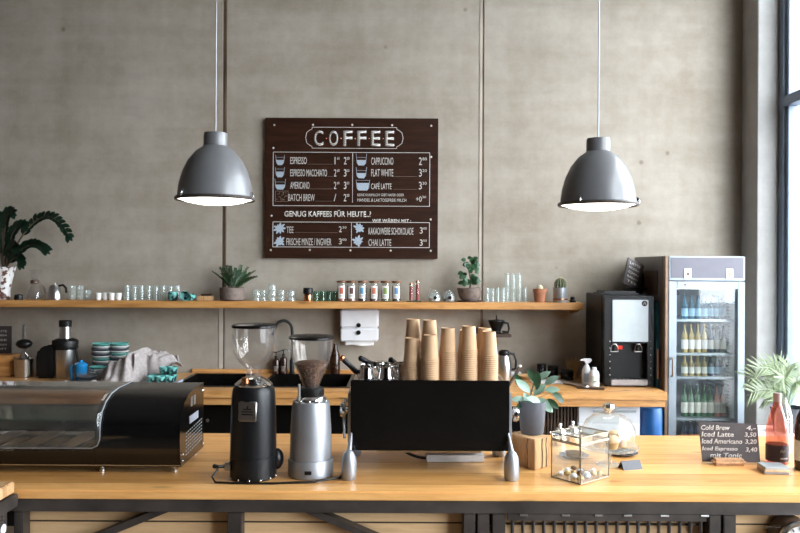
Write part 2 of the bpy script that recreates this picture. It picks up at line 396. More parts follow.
# rear wall with window openings
b = B()
b.box(XL-.2, 3.2, YR-.2, YR, 0, .5); b.box(XL-.2, 3.2, YR-.2, YR, 3.8, CEIL)
b.box(XL-.2, 3.2, YR-.2, YR, .5, 3.8)
struct(b.build('wall_rear', 'brick'))
def window(name, x, y0, y1, z0, z1, zt, muls, axis='Y'):
    r = thing(name, (0, 0, 0)); struct(r)
    def bx(bb, a0, a1, c0, c1, h0, h1, **k):
        if axis == 'Y': bb.box(c0, c1, a0, a1, h0, h1, **k)
        else: bb.box(a0, a1, c0, c1, h0, h1, **k)
        return bb
    f = B()
    for a in (y0, y1-.075): bx(f, a, a+.075, x, x+.10, z0, z1, bev=.004)
    bx(f, y0+.075, y1-.075, x, x+.10, z0, z0+.08, bev=.004); bx(f, y0+.075, y1-.075, x, x+.10, z1-.08, z1, bev=.004)
    f.build('window_frame', 'frame_blue', r)
    t = B(); bx(t, y0+.075, y1-.075, x-.01, x+.09, zt-.035, zt+.035, bev=.006); t.build('transom', 'frame_blue', r)
    for mm in muls:
        t = B(); bx(t, mm-.04, mm+.04, x, x+.09, z0+.08, z1-.08, bev=.004); t.build('mullion', 'frame_blue', r)
    g = B(); bx(g, y0+.075, y1-.075, x+.05, x+.058, z0+.08, z1-.08); g.build('window_pane', 'glass_thin', r)
    # sash of the lower light
    s_ = B()
    s_ = bx(s_, y1-.115, y1-.078, x+.015, x+.075, z0+.08, zt-.036, bev=.003); s_ = bx(s_, y1-.115, y1-.078, x+.015, x+.075, zt+.036, z1-.08, bev=.003)
    s_.build('sash', 'frame_blue', r)
    return r
window('window_1', XW-.01, 2.5, 5.455, .55, 4.35, 2.90, [4.0])
window('window_2', XW-.01, -.6, 2.2, .55, 4.35, 2.90, [.8])
# street outside
struct(B().box(-30, 40, -30, 40, -.25, -.12).build('ground', pm('grey_paving', (.35, .35, .36), .8)))
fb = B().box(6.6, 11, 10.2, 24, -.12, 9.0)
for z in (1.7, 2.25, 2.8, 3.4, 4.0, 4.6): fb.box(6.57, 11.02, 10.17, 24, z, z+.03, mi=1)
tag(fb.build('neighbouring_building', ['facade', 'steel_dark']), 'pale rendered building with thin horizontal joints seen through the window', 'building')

# ================================================================ SERVICE COUNTER (front)
YF, YB = 2.70, 3.63
tag(B().box(-2.3, 2.02, YF, YB, ZC-.033, ZC, bev=.004).build('counter_worktop', 'worktop'),
    'thick honey-coloured pine worktop of the front service counter', 'worktop')
ct = thing('service_counter', (0, 0, 0), 0, 'front counter base of dark steel frame clad with pale pine boards', 'counter')
B().box(-2.28, 2.0, YF+.003, YF+.063, ZC-.078, ZC-.034, bev=.002).box(-2.28, 2.0, YB-.07, YB-.01, ZC-.078, ZC-.034).build('steel_beam', 'steel_dark', ct)
B().box(-1.345, 1.98, YF+.07, YF+.095, .04, ZC-.079).build('board_panel', 'board', ct)
B().box(-1.345, 1.98, YB-.10, YB-.075, .04, ZC-.079).build('rear_panel', 'black', ct)
def post(p0, p1, top=ZC-.079, dy=0):
    x0, x1 = PX(p0, 520, YF+.02), PX(p1, 520, YF+.02)
    B().box(x0, x1, YF+.01+dy, YF+.068, 0, top, bev=.003).build('post', 'steel_dark', ct)
for a, c in ((15, 24), (228, 242), (463, 475), (477, 489), (492, 505), (708, 720), (722.5, 735)): post(a, c)
for (xa, ya, xb) in ((158, 508, -20), (310, 509, 500)):
    xa1, xb1 = PX(xa, 508, YF), PX(xb, 508, YF)
    za = ZC-.079; zb = za - abs(xb1-xa1)*.42
    B().prism([(xa1-.025, za), (xa1+.04, za), (xb1+.03, zb), (xb1-.03, zb)] if xb < xa else [(xa1-.03, za), (xa1+.03, za), (xb1+.03, zb), (xb1-.03, zb)], YF+.02, YF+.066, 'Y').build('diagonal_brace', 'steel_dark', ct)
gx0, gx1 = PX(508, 520, YF), PX(707, 520, YF)
g = B().box(gx0, gx1, YF+.004, YF+.02, ZC-.103, ZC-.079, bev=.001).box(gx0, gx1, YF+.02, YF+.035, .12, .15)
k = gx0+.02
while k < gx1:
    g.tube([(k, YF+.028, .13), (k, YF+.028, ZC-.10)], .0065, 6); k += .0375
g.tube([(gx0, YF+.040, ZC-.125), (gx1, YF+.040, ZC-.125)], .004, 6)
g.build('bar_grille', 'steel_dark', ct)
for px in (524, 566, 599, 628, 665, 705):
    x = PX(px, 513, YF); B().tube([(x-.014, YF+.003, ZC-.082), (x+.014, YF+.003, ZC-.082)], .0045, 8).build('hinge', 'steel', ct)
# round gauge on the counter front
gx = PX(800, 541, 2.66); gz = PZ(800, 541, 2.66)-.006
ga = thing('round_gauge', (gx, 2.66, gz), 0, 'round white-faced gauge with a steel rim on the counter front, bottom right', 'gauge')
RX = Matrix.Rotation(PI/2, 4, 'X')
B().lathe([(.066, -.105), (.072, -.09), (.072, -.03), (.066, -.012)], mtx=RX, seg=40).build('case', 'darkwood', ga)
B().lathe([(.064, -.011), (.073, -.010), (.075, .004), (.070, .012), (.060, .008), (.058, -.004)], mtx=RX, seg=40, cap=False).build('rim', 'chrome', ga)
B().lathe([(0, -.001), (.060, -.001)], mtx=RX, seg=40, cap=False).build('dial', 'white_ceramic', ga)
nb = B()
for k in range(12):
    a = k*PI/6; nb.box(-.002, .002, -.004, -.0015, .044, .055, mtx=Matrix.Rotation(a, 4, 'Y'))
nb.build('dial_marks', 'black', ga)
B().box(-.0015, .0015, -.006, -.004, -.01, .045, mtx=Matrix.Rotation(.7, 4, 'Y')).build('pointer', 'black', ga)
B().tube([(-.085, .08, .025), (-.055, .03, .045)], .004).build('clip', 'chrome', ga)
# side table at the left
st = thing('side_table', (-1.70, 2.35, 0), 0, 'wood-topped steel table reaching forward at the left end of the counter', 'table')
B().box(-.35, .343, -.35, .335, .915, .955, bev=.004).build('tabletop', 'blockwood', st)
B().box(-.35, .352, -.35, .342, .865, .910, bev=.003).build('steel_frame', 'steel_dark', st)
for sx in (-.33, .289):
    for sy in (-.33, .30): B().box(sx, sx+.03, sy, sy+.03, 0, .864).build('leg', 'steel_dark', st)
B().box(.320, .325, -.29, .30, .2, .85).build('glass_side', 'glass_smoke', st)
B().lathe([(0, 0), (.018, 0), (.018, .002), (0, .002)], mtx=Matrix.Translation((.326, .29, .80)) @ Matrix.Rotation(PI/2, 4, 'Y')).build('round_sticker', 'white', st)

# ================================================================ BACK COUNTER
DF = 4.86; XR = 1.715
s1 = (-1.50, -1.07, 5.0, 5.60); s2 = (-.92, -.335, 5.0, 5.60)
b = B()
zt0 = ZC-.045
def slab(x0, x1, y0, y1): b.box(x0, x1, y0, y1, zt0, ZC)
slab(-3.4, s1[0], DF, 5.68); slab(s1[1], s2[0], DF, 5.68); slab(s2[1], XR, DF, 5.68)
for s_ in (s1, s2): slab(s_[0], s_[1], DF, s_[2]); slab(s_[0], s_[1], s_[3], 5.68)
b.box(-3.4, XR-.01, DF+.012, DF+.05, ZC-.092, zt0-.001)
tag(b.build('back_worktop', 'backwood'), 'long pine worktop of the back counter along the concrete wall', 'worktop')
tag(B().box(-1.55, -.34, 5.681, 5.697, ZC+.001, ZC+.026).build('wall_strip', 'backwood'), 'narrow pine upstand strip along the wall behind the sinks', 'trim')
for i, s_ in enumerate((s1, s2)):
    sk = thing('sink', ((s_[0]+s_[1])/2, 5.3, ZC), 0, ['black basin set in the back counter, behind the display case', 'black basin set in the back counter, behind the two grinders'][i], 'sink', None)
    hw = (s_[1]-s_[0])/2 - .002; hd = .298; t = .012; dp = .17
    q = B().box(-hw, hw, -hd, hd, -dp, -dp+t).box(-hw, -hw+t, -hd, hd, -dp+t, 0).box(hw-t, hw, -hd, hd, -dp+t, 0).box(-hw+t, hw-t, -hd, -hd+t, -dp+t, 0).box(-hw+t, hw-t, hd-t, hd, -dp+t, 0)
    q.build('basin', 'black_satin', sk)
    q = B()
    e = .012
    q.box(-hw-e, hw+e, -hd-e, -hd+t, .0015, .006).box(-hw-e, hw+e, hd-t, hd+e, .0015, .006).box(-hw-e, -hw+t, -hd+t, hd-t, .0015, .006).box(hw-t, hw+e, -hd+t, hd-t, .0015, .006)
    q.build('rim', 'black_satin', sk)
    B().lathe([(0, -.157), (.04, -.157), (.04, -.153), (.012, -.155), (0, -.155)]).build('drain', 'chrome', sk)
# cabinets under
def cab(x0, x1, label, nd):
    r = thing('base_cabinet', ((x0+x1)/2, 5.30, 0), 0, label, 'cabinet')
    w = (x1-x0)/2-.003
    B().box(-w, w, -.30, .36, .0, .82).build('body', 'black', r) if nd >= 0 else None
    for k in range(nd):
        a = -w + 2*w*k/nd + .003; c = -w + 2*w*(k+1)/nd - .003
        d = B().box(a, c, -.322, -.302, .10, .80, bev=.003).build('door', 'black_satin', r)
        B().lathe([(.004, 0), (.004, .015), (.012, .018), (.012, .026), (0, .03)], mtx=Matrix.Translation((c-.05, -.322, .70)) @ Matrix.Rotation(PI/2, 4, 'X'), seg=12).build('knob', 'steel', d)
    return r
cab(-3.3, -1.55, 'matt black cabinet below the back counter behind the display case', 3)
cab(-1.03, -.93, 'narrow black cabinet below the back counter between the basins', 1)
cab(-.32, .90, 'black cabinet below the back counter behind the espresso machine', 3)
for (x0, x1, lb) in ((-1.55, -1.03, 'black sink cabinet below the basin behind the display case'), (-.93, -.32, 'black sink cabinet below the basin behind the grinders')):
    r = thing('sink_cabinet', ((x0+x1)/2, 5.3, 0), 0, lb, 'cabinet'); w = (x1-x0)/2-.003
    B().box(-w, w, -.30, .36, .0, .70).build('body', 'black', r)
    B().box(-w, w, -.322, -.302, .10, .80, bev=.003).build('door', 'black_satin', r)
    for k in (0, 1): B().lathe([(.004, 0), (.004, .015), (.011, .018), (.011, .026), (0, .03)], mtx=Matrix.Translation((.06*k-.02, -.322, .71)) @ Matrix.Rotation(PI/2, 4, 'X'), seg=12).build('knob', 'steel', r)
x0, x1 = PX(543, 410, 4.98), PX(577, 410, 4.98)
b = B().box(x0, x1, 5.0, 5.6, .05, .82)
k = x0+.008
while k < x1-.01: b.box(k, k+.01, 4.985, 5.0, .06, .81); k += .022
tag(b.build('ribbed_screen', 'darkwood'), 'dark brown ribbed screen under the back counter beside the white appliance', 'panel')
x0, x1 = PX(578, 410, 4.95), PX(641, 410, 4.95)
dw = thing('dishwasher', ((x0+x1)/2, 5.3, 0), 0, 'white front-loading appliance under the back counter behind the glass dome', 'dishwasher')
w = (x1-x0)/2
B().box(-w, w, -.33, .3, .04, .818, bev=.004).build('body', 'white', dw)
B().box(-w+.006, w-.006, -.345, -.332, .08, .70, bev=.003).build('door', 'white', dw)
B().box(-w+.006, w-.006, -.343, -.332, .71, .81, bev=.003).build('control_panel', 'white', dw)
B().box(-w+.10, w-.03, -.350, -.344, .775, .79, bev=.002).build('handle_slot', 'greypanel', dw)
bxb = 1.662
tag(B().lathe([(.060, 0), (.072, .60), (.072, .78), (.066, .80), (0, .80)], seg=24).build('plastic_barrel', 'bluebin', loc=(bxb, 5.02, 0)), 'royal blue plastic barrel under the end of the back counter beside the fridge', 'barrel')

# ================================================================ WALL SHELF
sr = PX(584, 303, 5.45)
sh = thing('wall_shelf', (0, 5.575, ZS), 0, 'long amber pine shelf board fixed to the concrete wall', 'shelf')
B().box(-3.3, sr, -.125, .122, -.05, 0, bev=.004).build('shelf_board', 'shelfwood', sh)
for x in (sr-.03,):
    B().prism([(.122, -.051), (-.08, -.051), (-.08, -.056), (.105, -.085), (.122, -.085)], x-.012, x+.012, 'X').build('bracket', 'shelfwood', sh)

# ================================================================ MENU BOARD
YM = 5.665
mx0, mx1 = PX(265, 188, YM), PX(438, 188, YM); mz0, mz1 = PZ(351, 258.5, YM), PZ(351, 118, YM)
mb = thing('menu_board', ((mx0+mx1)/2, YM, mz0), 0, 'large dark brown wooden coffee menu board with white chalk lettering on the wall', 'menu board')
mw = (mx1-mx0)/2; mh = mz1-mz0
B().box(-mw, mw, 0, .03, 0, mh, bev=.002).build('panel', 'menuwood', mb)
def mu(px): return -mw + (px-265)/(438-265)*2*mw
def mv(py): return (258.5-py)/(258.5-118)*mh
# photo crop coords (636x533 crop of 260..445 x 110..265) -> pixels
def cx(x): return mu(260 + x/636*185)
def cz(y): return mv(110 + y/533*155)
def mt(s, x0, x1, y0, y1, mat='chalk', bold=0): return text(s, cx(x0), cx(x1), cz(y1), cz(y0), -.0008, mat, mb, 'chalk_text', bold=bold)
def ln(bb, x0, y0, x1, y1, w=.004):
    bb.tube([(cx(x0), -.001, cz(y0)), (cx(x1), -.001, cz(y1))], w/2, 5)
fr = B()
def rect(bb, x0, y0, x1, y1, w=.005):
    for a in ((x0, y0, x1, y0), (x1, y0, x1, y1), (x1, y1, x0, y1), (x0, y1, x0, y0)): ln(bb, *a, w=w)
rect(fr, 45, 146, 583, 330); ln(fr, 318, 146, 318, 318); rect(fr, 45, 386, 583, 472); ln(fr, 315, 386, 315, 472)
fr.build('chalk_frame', 'chalk', mb)
tf = B()
def pl(pts): tf.tube([(cx(x), -.001, cz(y)) for x, y in pts], .0022, 5)
L_ = [(178, 60), (178, 66), (170, 70), (160, 78), (156, 96), (160, 114), (170, 122), (178, 126), (178, 132)]
R_ = [(x*-1+647, y) for x, y in L_]
pl(L_); pl(R_); pl([(178, 60), (469, 60)]); pl([(178, 132), (469, 132)]); tf.build('title_frame', 'chalk', mb)
for ch, xc in zip('COFFEE', (201, 252, 301, 349, 397, 445)):
    mt(ch, xc-16, xc+16, 71, 124, 'chalk', bold=.012)
    # dark strokes inside the letters
hs = B()
for xc in (201, 252, 301, 349, 397, 445):
    for k in range(9): hs.tube([(cx(xc-17), -.0022, cz(72+k*6.5)), (cx(xc+17), -.0022, cz(63+k*6.5))], .0011, 4)
hs.build('letter_hatching', 'menuwood', mb)
for xc in (227, 277, 325, 373, 421): B().ball((cx(xc), -.001, cz(98)), .006, .0015, .006, 8).build('title_dot', 'copper', mb)
for t_, y in (('ESPRESSO', 178), ('ESPRESSO MACCHIATO', 220), ('AMERICANO', 263), ('BATCH BREW', 305)):
    x0 = 104 if t_ != 'BATCH BREW' else 98
    mt(t_, x0, x0 + {8: 56, 18: 126, 9: 66, 10: 90}[len(t_)], y-15, y+9)
for (y, a, c) in ((178, '1', '2'), (220, '2', '3'), (263, '2', '3'), (305, '/', '2')):
    mt(a, 256 if a == '1' else 254, 259 if a == '1' else 262, y-16, y+9)
    if a != '/': mt('60', 264, 273, y-16, y-7)
    mt(c, 288, 297, y-16, y+9); mt('20', 298, 307, y-16, y-7)
for t_, y, x1, p_, q in (('CAPPUCCINO', 178, 458, '2', '80'), ('FLAT WHITE', 218, 458, '3', '20'), ('CAFÉ LATTE', 262, 452, '3', '30')):
    mt(t_, 382, x1, y-15, y+10); mt(p_, 546, 556, y-16, y+10); mt(q, 558, 573, y-16, y-6)
mt('KEINE KUHMILCH? GIBT HAFER ODER', 335, 495, 287, 296); mt('MANDEL & LAKTOSEFREIE MILCH', 335, 503, 304, 315)
mt('+0', 536, 556, 296, 314); mt('30', 558, 571, 294, 302)
mt('GENUG KAFFEES FÜR HEUTE..?', 84, 382, 344, 368, bold=.02); mt('WIE WÄREN MIT :', 386, 520, 372, 386, bold=.02)
mt('TEE', 92, 116, 402, 424); mt('2', 272, 282, 400, 420); mt('30', 284, 298, 400, 408)
mt('FRISCHE MINZE / INGWER', 92, 246, 442, 466); mt('3', 272, 282, 442, 462); mt('00', 284, 298, 442, 450)
mt('KAKAO/WEIßE SCHOKOLADE', 374, 528, 404, 428); mt('3', 550, 560, 402, 424); mt('00', 562, 574, 402, 410)
mt('CHAI LATTE', 374, 452, 444, 467); mt('3', 550, 560, 444, 466); mt('50', 562, 574, 444, 452)
dl = B()
for a in ((162, 187, 250, 187), (232, 229, 250, 229), (172, 272, 250, 272), (190, 314, 250, 314), (460, 228, 540, 228), (458, 272, 540, 272), (120, 422, 268, 422)): ln(dl, *a, w=.0022)
dl.build('guide_lines', 'chalk_dim', mb)
for (x0, y0, x1, y1, fl) in ((53, 156, 84, 190, .5), (52, 198, 84, 232, .55), (51, 238, 88, 274, .45), (330, 150, 366, 190, .45), (330, 196, 366, 234, .45), (330, 240, 377, 276, .7)):
    ic = B(); m_ = (y0+y1)/2+2
    pts = [(x0, y0), (x0+3, y1-8), (x0+9, y1), (x1-9, y1), (x1-3, y1-8), (x1, y0)]
    ic.tube([(cx(x), -.001, cz(y)) for x, y in pts], .0016, 5)
    yf = y1-(y1-y0)*fl
    ic.prism([(cx(x0+2.5), cz(yf)), (cx(x1-2.5), cz(yf)), (cx(x1-5), cz(y1-6)), (cx(x1-10), cz(y1)), (cx(x0+10), cz(y1)), (cx(x0+5), cz(y1-6))], -.0016, -.0004, 'Y')
    ic.tube([(cx(x0+3), -.001, cz(yf-9)), (cx(x1-3), -.001, cz(yf-9))], .0012, 5)
    ic.build('cup_drawing', 'chalk_icon', mb)
random.seed(3)
ic = B(); rect(ic, 53, 280, 97, 316, .003)
for k in range(26): ic.ball((cx(random.uniform(57, 93)), -.001, cz(random.uniform(283, 313))), .004, .001, .003, 6)
ic.build('bean_drawing', 'chalk_dim', mb)
for (xc, yc) in ((68, 408), (68, 453), (342, 406), (338, 452)):
    ic = B()
    for k in range(9):
        a = k*2*PI/9; ic.leaf((cx(xc), -.001, cz(yc)), (math.cos(a), 0, math.sin(a)), random.uniform(.03, .052), .018, up=(0, -1, 0), droop=0, fold=.02)
    ic.ball((cx(xc), -.001, cz(yc)), .012, .001, .012, 8); ic.build('herb_drawing', 'chalk_icon', mb)
for (x, y) in ((48, 53), (181, 52), (316, 51), (453, 52), (588, 53), (45, 132), (588, 160), (40, 365), (587, 375), (38, 483), (172, 482), (312, 483), (450, 483), (588, 483)):
    B().ball((cx(x), -.001, cz(y)), .008, .004, .008, 10).build('screw_head', 'chalk', mb)

# ================================================================ PENDANT LAMPS
def pendant(px, py_rim, label, rz):
    D = 3.5; x = PX(px, py_rim, D); z = PZ(px, py_rim, D)
    r = thing('pendant_lamp', (x, D, z), rz, label, 'pendant lamp', 'pendant lamps over the counter')
    R = .172
    pr = [(R, 0), (R*.99, .02), (R*.95, .07), (R*.86, .125), (R*.72, .175), (R*.52, .218), (R*.36, .238), (R*.30, .245), (R*.29, .25)]
    inn = [(rr-.004, zz-.003) for rr, zz in pr[::-1]]
    B().lathe(pr + inn, seg=56, cap=False).build('lamp_shade', 'lampgrey', r, ang=60)
    B().lathe([(R*.31, .242), (R*.315, .25), (R*.315, .292), (R*.30, .303), (R*.1, .306), (0, .306)], seg=40).build('cap', 'lampgrey', r)
    B().lathe([(R-.003, -.004), (R+.008, -.008), (R+.012, 0), (R+.008, .008), (R-.001, .009)], seg=56, cap=False).build('rim', 'steel_dark', r)
    B().lathe([(0, -.028), (R*.45, -.024), (R*.75, -.014), (R-.004, .0)], seg=48, cap=False).build('glass_cover', 'lampglass', r)
    for k in range(3):
        a = PI/2*k*1.333 - 2.25
        mt_ = Matrix.Rotation(a, 4, 'Z')
        B().box(R-.006, R+.009, -.005, .005, -.005, .030, bev=.002, mtx=mt_).tube([(R+.010, 0, 0), (R+.014, 0, .012), (R+.004, 0, .026)], .002, mtx=mt_).build('clip', 'chrome', r)
    B().tube([(0, 0, .305), (0, 0, CEIL-z-.03)], .003, 8).build('cord', 'alu', r)
    B().lathe([(.05, CEIL-z-.04), (.05, CEIL-z-.001)], seg=24).build('ceiling_rose', 'lampgrey', r)
pendant(215.3, 199, 'grey domed pendant lamp hanging to the left of the menu board', 0)
pendant(598, 204.5, 'grey domed pendant lamp hanging to the right of the menu board', 0)

# ================================================================ TOWEL DISPENSER
xa, xb = PX(340, 325, 5.58), PX(378.5, 325, 5.58); za, zb = PZ(359, 341.5, 5.58), PZ(359, 309.5, 5.58); zm = PZ(359, 328.5, 5.58)
pd = thing('paper_towel_dispenser', ((xa+xb)/2, 5.6995, za), 0, 'white paper towel dispenser mounted on the wall under the shelf', 'dispenser')
w = (xb-xa)/2
B().box(-w, w, -.115, 0, zm-za+.002, zb-za, bev=.012, seg=3).build('cover', 'white', pd)
B().box(-w+.002, w-.002, -.108, 0, 0, zm-za, bev=.008, seg=3).build('tray', 'white', pd)
B().grid(lambda u, v: (-w*.75+1.5*w*u, -.07+.004*math.sin(u*9)-.012*v, .002-.035*v+.004*math.sin(u*7)*v), 14, 4).build('paper_towel', 'paper', pd, solid=.002)
for z in (.024+zm-za, -.03+zm-za): B().lathe([(0, 0), (.016, 0), (.016, .004), (0, .004)], mtx=Matrix.Translation((-.005, -.114, z)) @ RX).build('lock', 'black', pd)

# ================================================================ ESPRESSO MACHINE
XM = (PX(350.5, 415, 2.9)+PX(509.5, 415, 2.9))/2; W2 = (PX(509.5, 415, 2.9)-PX(350.5, 415, 2.9))/2
em = thing('espresso_machine', (XM, 3.1, ZC), 0, 'wide espresso machine with a gloss black back panel turned to the viewer', 'espresso machine')
ztop = PZ(430, 380.5, 2.9)-ZC; zbot = PZ(430, 451, 2.9)-ZC
B().box(-W2, W2, -.20, -.188, zbot, ztop, bev=.003).build('back_panel', 'black_satin', em)
B().box(-W2+.02, W2-.02, -.186, .22, zbot+.03, ztop-.045, bev=.01).build('body', 'black', em)
B().box(-W2+.008, W2-.008, -.186, .20, ztop-.043, ztop-.033, bev=.003).build('cup_tray', 'steel', em)
for sx in (-1, 1):
    B().prism([(-.18, zbot+.02), (-.186, zbot+.06), (-.186, ztop-.05), (.19, ztop-.05), (.21, zbot+.1), (.10, zbot+.02)], sx*(W2-.018), sx*(W2+.012), 'X', bev=.005).build('side_panel', 'alu' if sx > 0 else 'steel', em)
    B().tube([(sx*(W2-.005), -.183, ztop-.02), (sx*(W2-.005), .19, ztop-.02)], .005).build('cup_rail', 'steel', em)
    for fy, ln_ in ((-.245, 1), (.12, 1)):
        fx = sx*(W2+.002)
        f = B().lathe([(.024, 0), (.0275, .005), (.0285, .03), (.0285, .062), (.0255, .085), (.018, .102), (.008, .111), (0, .113)], c=(fx, fy, 0), seg=28)
        f.tube([(fx, fy, .10), (fx-sx*.006, fy+.050, .165)], [.011, .004], 10)
        f.build('leg', 'alu', em)
    zk = .225 if sx > 0 else .24
    B().lathe([(.01, 0), (.01, .012), (.027, .018), (.030, .028), (.025, .036), (0, .038)], mtx=Matrix.Translation((sx*(W2+.008), -.13, zk)) @ Matrix.Rotation(sx*PI/2, 4, 'Y'), seg=24).build('steam_knob', 'chrome', em)
for i, x in enumerate((-.17, .13)):
    B().lathe([(.035, 0), (.035, .05), (.03, .06)], c=(x, .24, .17)).build('group_head', 'chrome', em)
B().tube([(-W2-.03, -.05, .27), (-W2-.035, -.08, .20), (-W2-.03, -.10, .12)], .006).build('steam_wand', 'chrome', em)
B().box(-.21, .22, .0, .22, .04, .075, bev=.004).build('drip_tray', 'steel', em)
# grey scale box under machine and its cable
sx0, sx1 = PX(426, 456, 3.13), PX(484, 456, 3.13)
tag(B().box(sx0, sx1, 3.11, 3.19, ZC+.001, ZC+.028, bev=.003).build('drip_box', 'lightgrey'), 'flat light grey box lying on the counter under the espresso machine', 'box')
pts = []
for k in range(9):
    t = k/8; px = 402+24*t; pts.append((PX(px, 455, 3.13), 3.13, ZC+.012+.035*(1-t)**2))
tag(B().tube(pts, .006).build('power_cable', 'black'), 'thick black cable leading from under the espresso machine to the grey box', 'cable')

# paper cups
r0, r1, hc = .0255, .0345, .095
def cup_proto():
    return B().lathe([(0, hc-.003), (r0-.001, hc-.003), (r0, hc), (r0+.0008, hc), (r1-.0006, .003), (r1+.0024, .0032), (r1+.003, .0015), (r1+.002, 0), (r1-.0008, 0), (r1-.0012, .003), (r0-.0004, hc-.0045), (0, hc-.0045)], seg=28, cap=False)
cupo = None
zt = ZC+ztop-.0325
stacks = [(413, 3.17, 319, 'stack behind the leftmost front stack', True), (412, 3.03, 338, 'leftmost front stack', False), (429.5, 3.13, 320, 'stack behind the second front stack', True),
          (430, 3.00, 335, 'second front stack from the left', False), (448, 3.03, 328, 'third front stack from the left', False),
          (468.5, 3.02, 326, 'fourth front stack from the left', False), (484.5, 3.15, 328, 'hindmost stack at the right end', True), (489, 3.03, 331.5, 'rightmost front stack', False), (466, 3.17, 330, 'stack behind the fourth front stack', True)]
for px, D, ytop, desc, back in stacks:
    zt_top = PZ(px, ytop, D); hgt = zt_top - zt
    n_ = max(3, round((hgt-hc)/.0083)+1); step = (hgt-hc)/(n_-1)
    rr = random.uniform
    for k in range(n_):
        kt = n_-1-k
        loc = (PX(px, 350, D)+rr(-.0006, .0006), D, zt+step*k+.0004)
        lab = 'kraft paper cup, %s from top in the %s' % (NTH[kt], desc)
        if kt == 0: lab = 'kraft paper cup on top of the %s' % desc
        if cupo is None:
            cupo = cup_proto().build('paper_cup', 'kraft', loc=loc, ang=50); tag(cupo, lab, 'paper cup', 'kraft paper cups stacked upside down on the machine'); cupo.rotation_euler[2] = 0
        else: dup(cupo, loc=loc, label=lab)

# milk pitchers + portafilters on top
def pitcher(name, px, D, h, R, label, steel='chrome', grp=None):
    r = thing(name, (PX(px, 378, D), D, zt+.001), random.uniform(-.3, .3), label, 'milk pitcher', grp)
    B().lathe([(0, 0), (R*.95, 0), (R, .006), (R*.98, h*.3), (R*.82, h*.65), (R*.78, h*.85), (R*.84, h), (R*.80, h), (R*.74, h*.85), (R*.78, h*.62), (R*.93, h*.3), (R*.93, .008), (0, .008)], seg=28, cap=False).build('jug_body', steel, r)
    B().tube([(R*.8, 0, h*.85), (R*1.5, 0, h*.8), (R*1.6, 0, h*.5), (R*1.4, 0, h*.25), (R*.92, 0, h*.3)], .004).build('handle', steel, r)
    return r
pitcher('milk_pitcher', 366.5, 3.03, .075, .032, 'small steel milk pitcher at the left end of the espresso machine top', grp='steel milk pitchers on the machine')
pitcher('milk_pitcher', 386, 3.03, .078, .035, 'steel milk pitcher beside the leftmost front cup stack', grp='steel milk pitchers on the machine')
pitcher('milk_pitcher', 400, 3.14, .07, .03, 'steel milk pitcher partly behind the leftmost front cup stack', grp='steel milk pitchers on the machine')
def portafilter(px0, py0, px1, py1, D, label, cop):
    a = Vector((PX(px0, py0, D), D, PZ(px0, py0, D))); c = Vector((PX(px1, py1, D), D+.03, PZ(px1, py1, D)))
    r = thing('portafilter', a, 0, label, 'portafilter', 'portafilters lying on the machine top'); d = c-a
    B().tube([(0, 0, 0), d*.15, d*.5, d*.85, d], [.008, .0115, .010, .012, .009], 12).build('handle', 'black', r)
    B().ball((0, 0, 0), .0125, seg=10).build('end_cap', 'copper' if cop else 'black', r)
    B().lathe([(.026, -.018), (.030, -.012), (.030, .012), (.033, .014), (.033, .02), (.028, .02)], c=d+Vector((.028, .01, -.005)), seg=24).build('basket', 'chrome', r)
portafilter(342, 358, 357, 374, 3.06, 'portafilter with a copper end cap at the left end of the machine top', 1)
portafilter(361, 358.5, 374, 366, 3.12, 'black-handled portafilter leaning behind the left pitcher', 0)
portafilter(391, 360, 401, 368, 3.18, 'black-handled portafilter leaning behind the leftmost cup stack', 0)

# ================================================================ GRINDERS
gx = PX(253, 480, 2.88)
gr = thing('coffee_grinder', (gx, 2.885, ZC), 0, 'tall black coffee grinder with an empty clear hopper', 'coffee grinder')
B().lathe([(.084, 0), (.0875, .004), (.088, .05), (.0875, .085)], seg=56).build('base', 'black_body', gr)
B().lathe([(.0868, .086), (.0865, .12), (.0855, .20), (.0835, .27), (.081, .315), (.078, .335), (.070, .347), (0, .349)], seg=56).build('body', 'black_body', gr)
B().lathe([(.070, .348), (.071, .352), (.060, .362), (.045, .372), (.030, .380), (0, .380)], seg=40).build('collar', 'chrome', gr)
B().lathe([(.014, 0), (.014, .018), (.010, .022), (0, .022)], c=(-.022, -.05, .362), seg=20).build('adjustment_knob', 'copper', gr)
B().lathe([(.028, .379), (.028, .395), (.034, .415), (.060, .44), (.078, .475), (.0815, .52), (.081, .565), (.078, .565), (.0785, .52), (.075, .477), (.058, .443), (.031, .417), (.025, .395), (.025, .379)], seg=56, cap=False).build('hopper', 'glass_smoke', gr, ang=60)
B().lathe([(.081, .566), (.0838, .568), (.0838, .574), (.078, .579), (.03, .581), (0, .581)], seg=48).build('hopper_lid', 'black_satin', gr)
lp = B().box(-.036, .036, -.003, .006, 0, .075, bev=.006, seg=3).build('logo_plate', 'steel', gr, loc=(-.006, -.0865, .225)); lp.rotation_euler = (math.radians(-3), 0, -.12)
q = B()
for z, w_ in ((.027, .022), (.037, .022), (.046, .016)): q.box(-w_, w_, -.0045, -.003, z-.002, z+.002)
q.box(-.002, .002, -.0045, -.003, .047, .058); q.build('logo_marks', 'black', lp)
for k in range(-2, 4): B().ball((.086*math.sin(k*.5), -.086*math.cos(k*.5), .006), .005, seg=8).build('foot_screw', 'chrome', gr)
B().ball((.088, .01, .066), .026, .03, .040).build('side_knob', 'black_body', gr)
B().box(-.100, -.076, -.06, -.03, .035, .065, bev=.005).build('switch_box', 'steel', gr)
B().tube([(-.095, -.048, .052), (-.115, -.070, .055), (-.135, -.055, .053)], [.007, .006, .009]).build('switch_lever', 'black', gr)
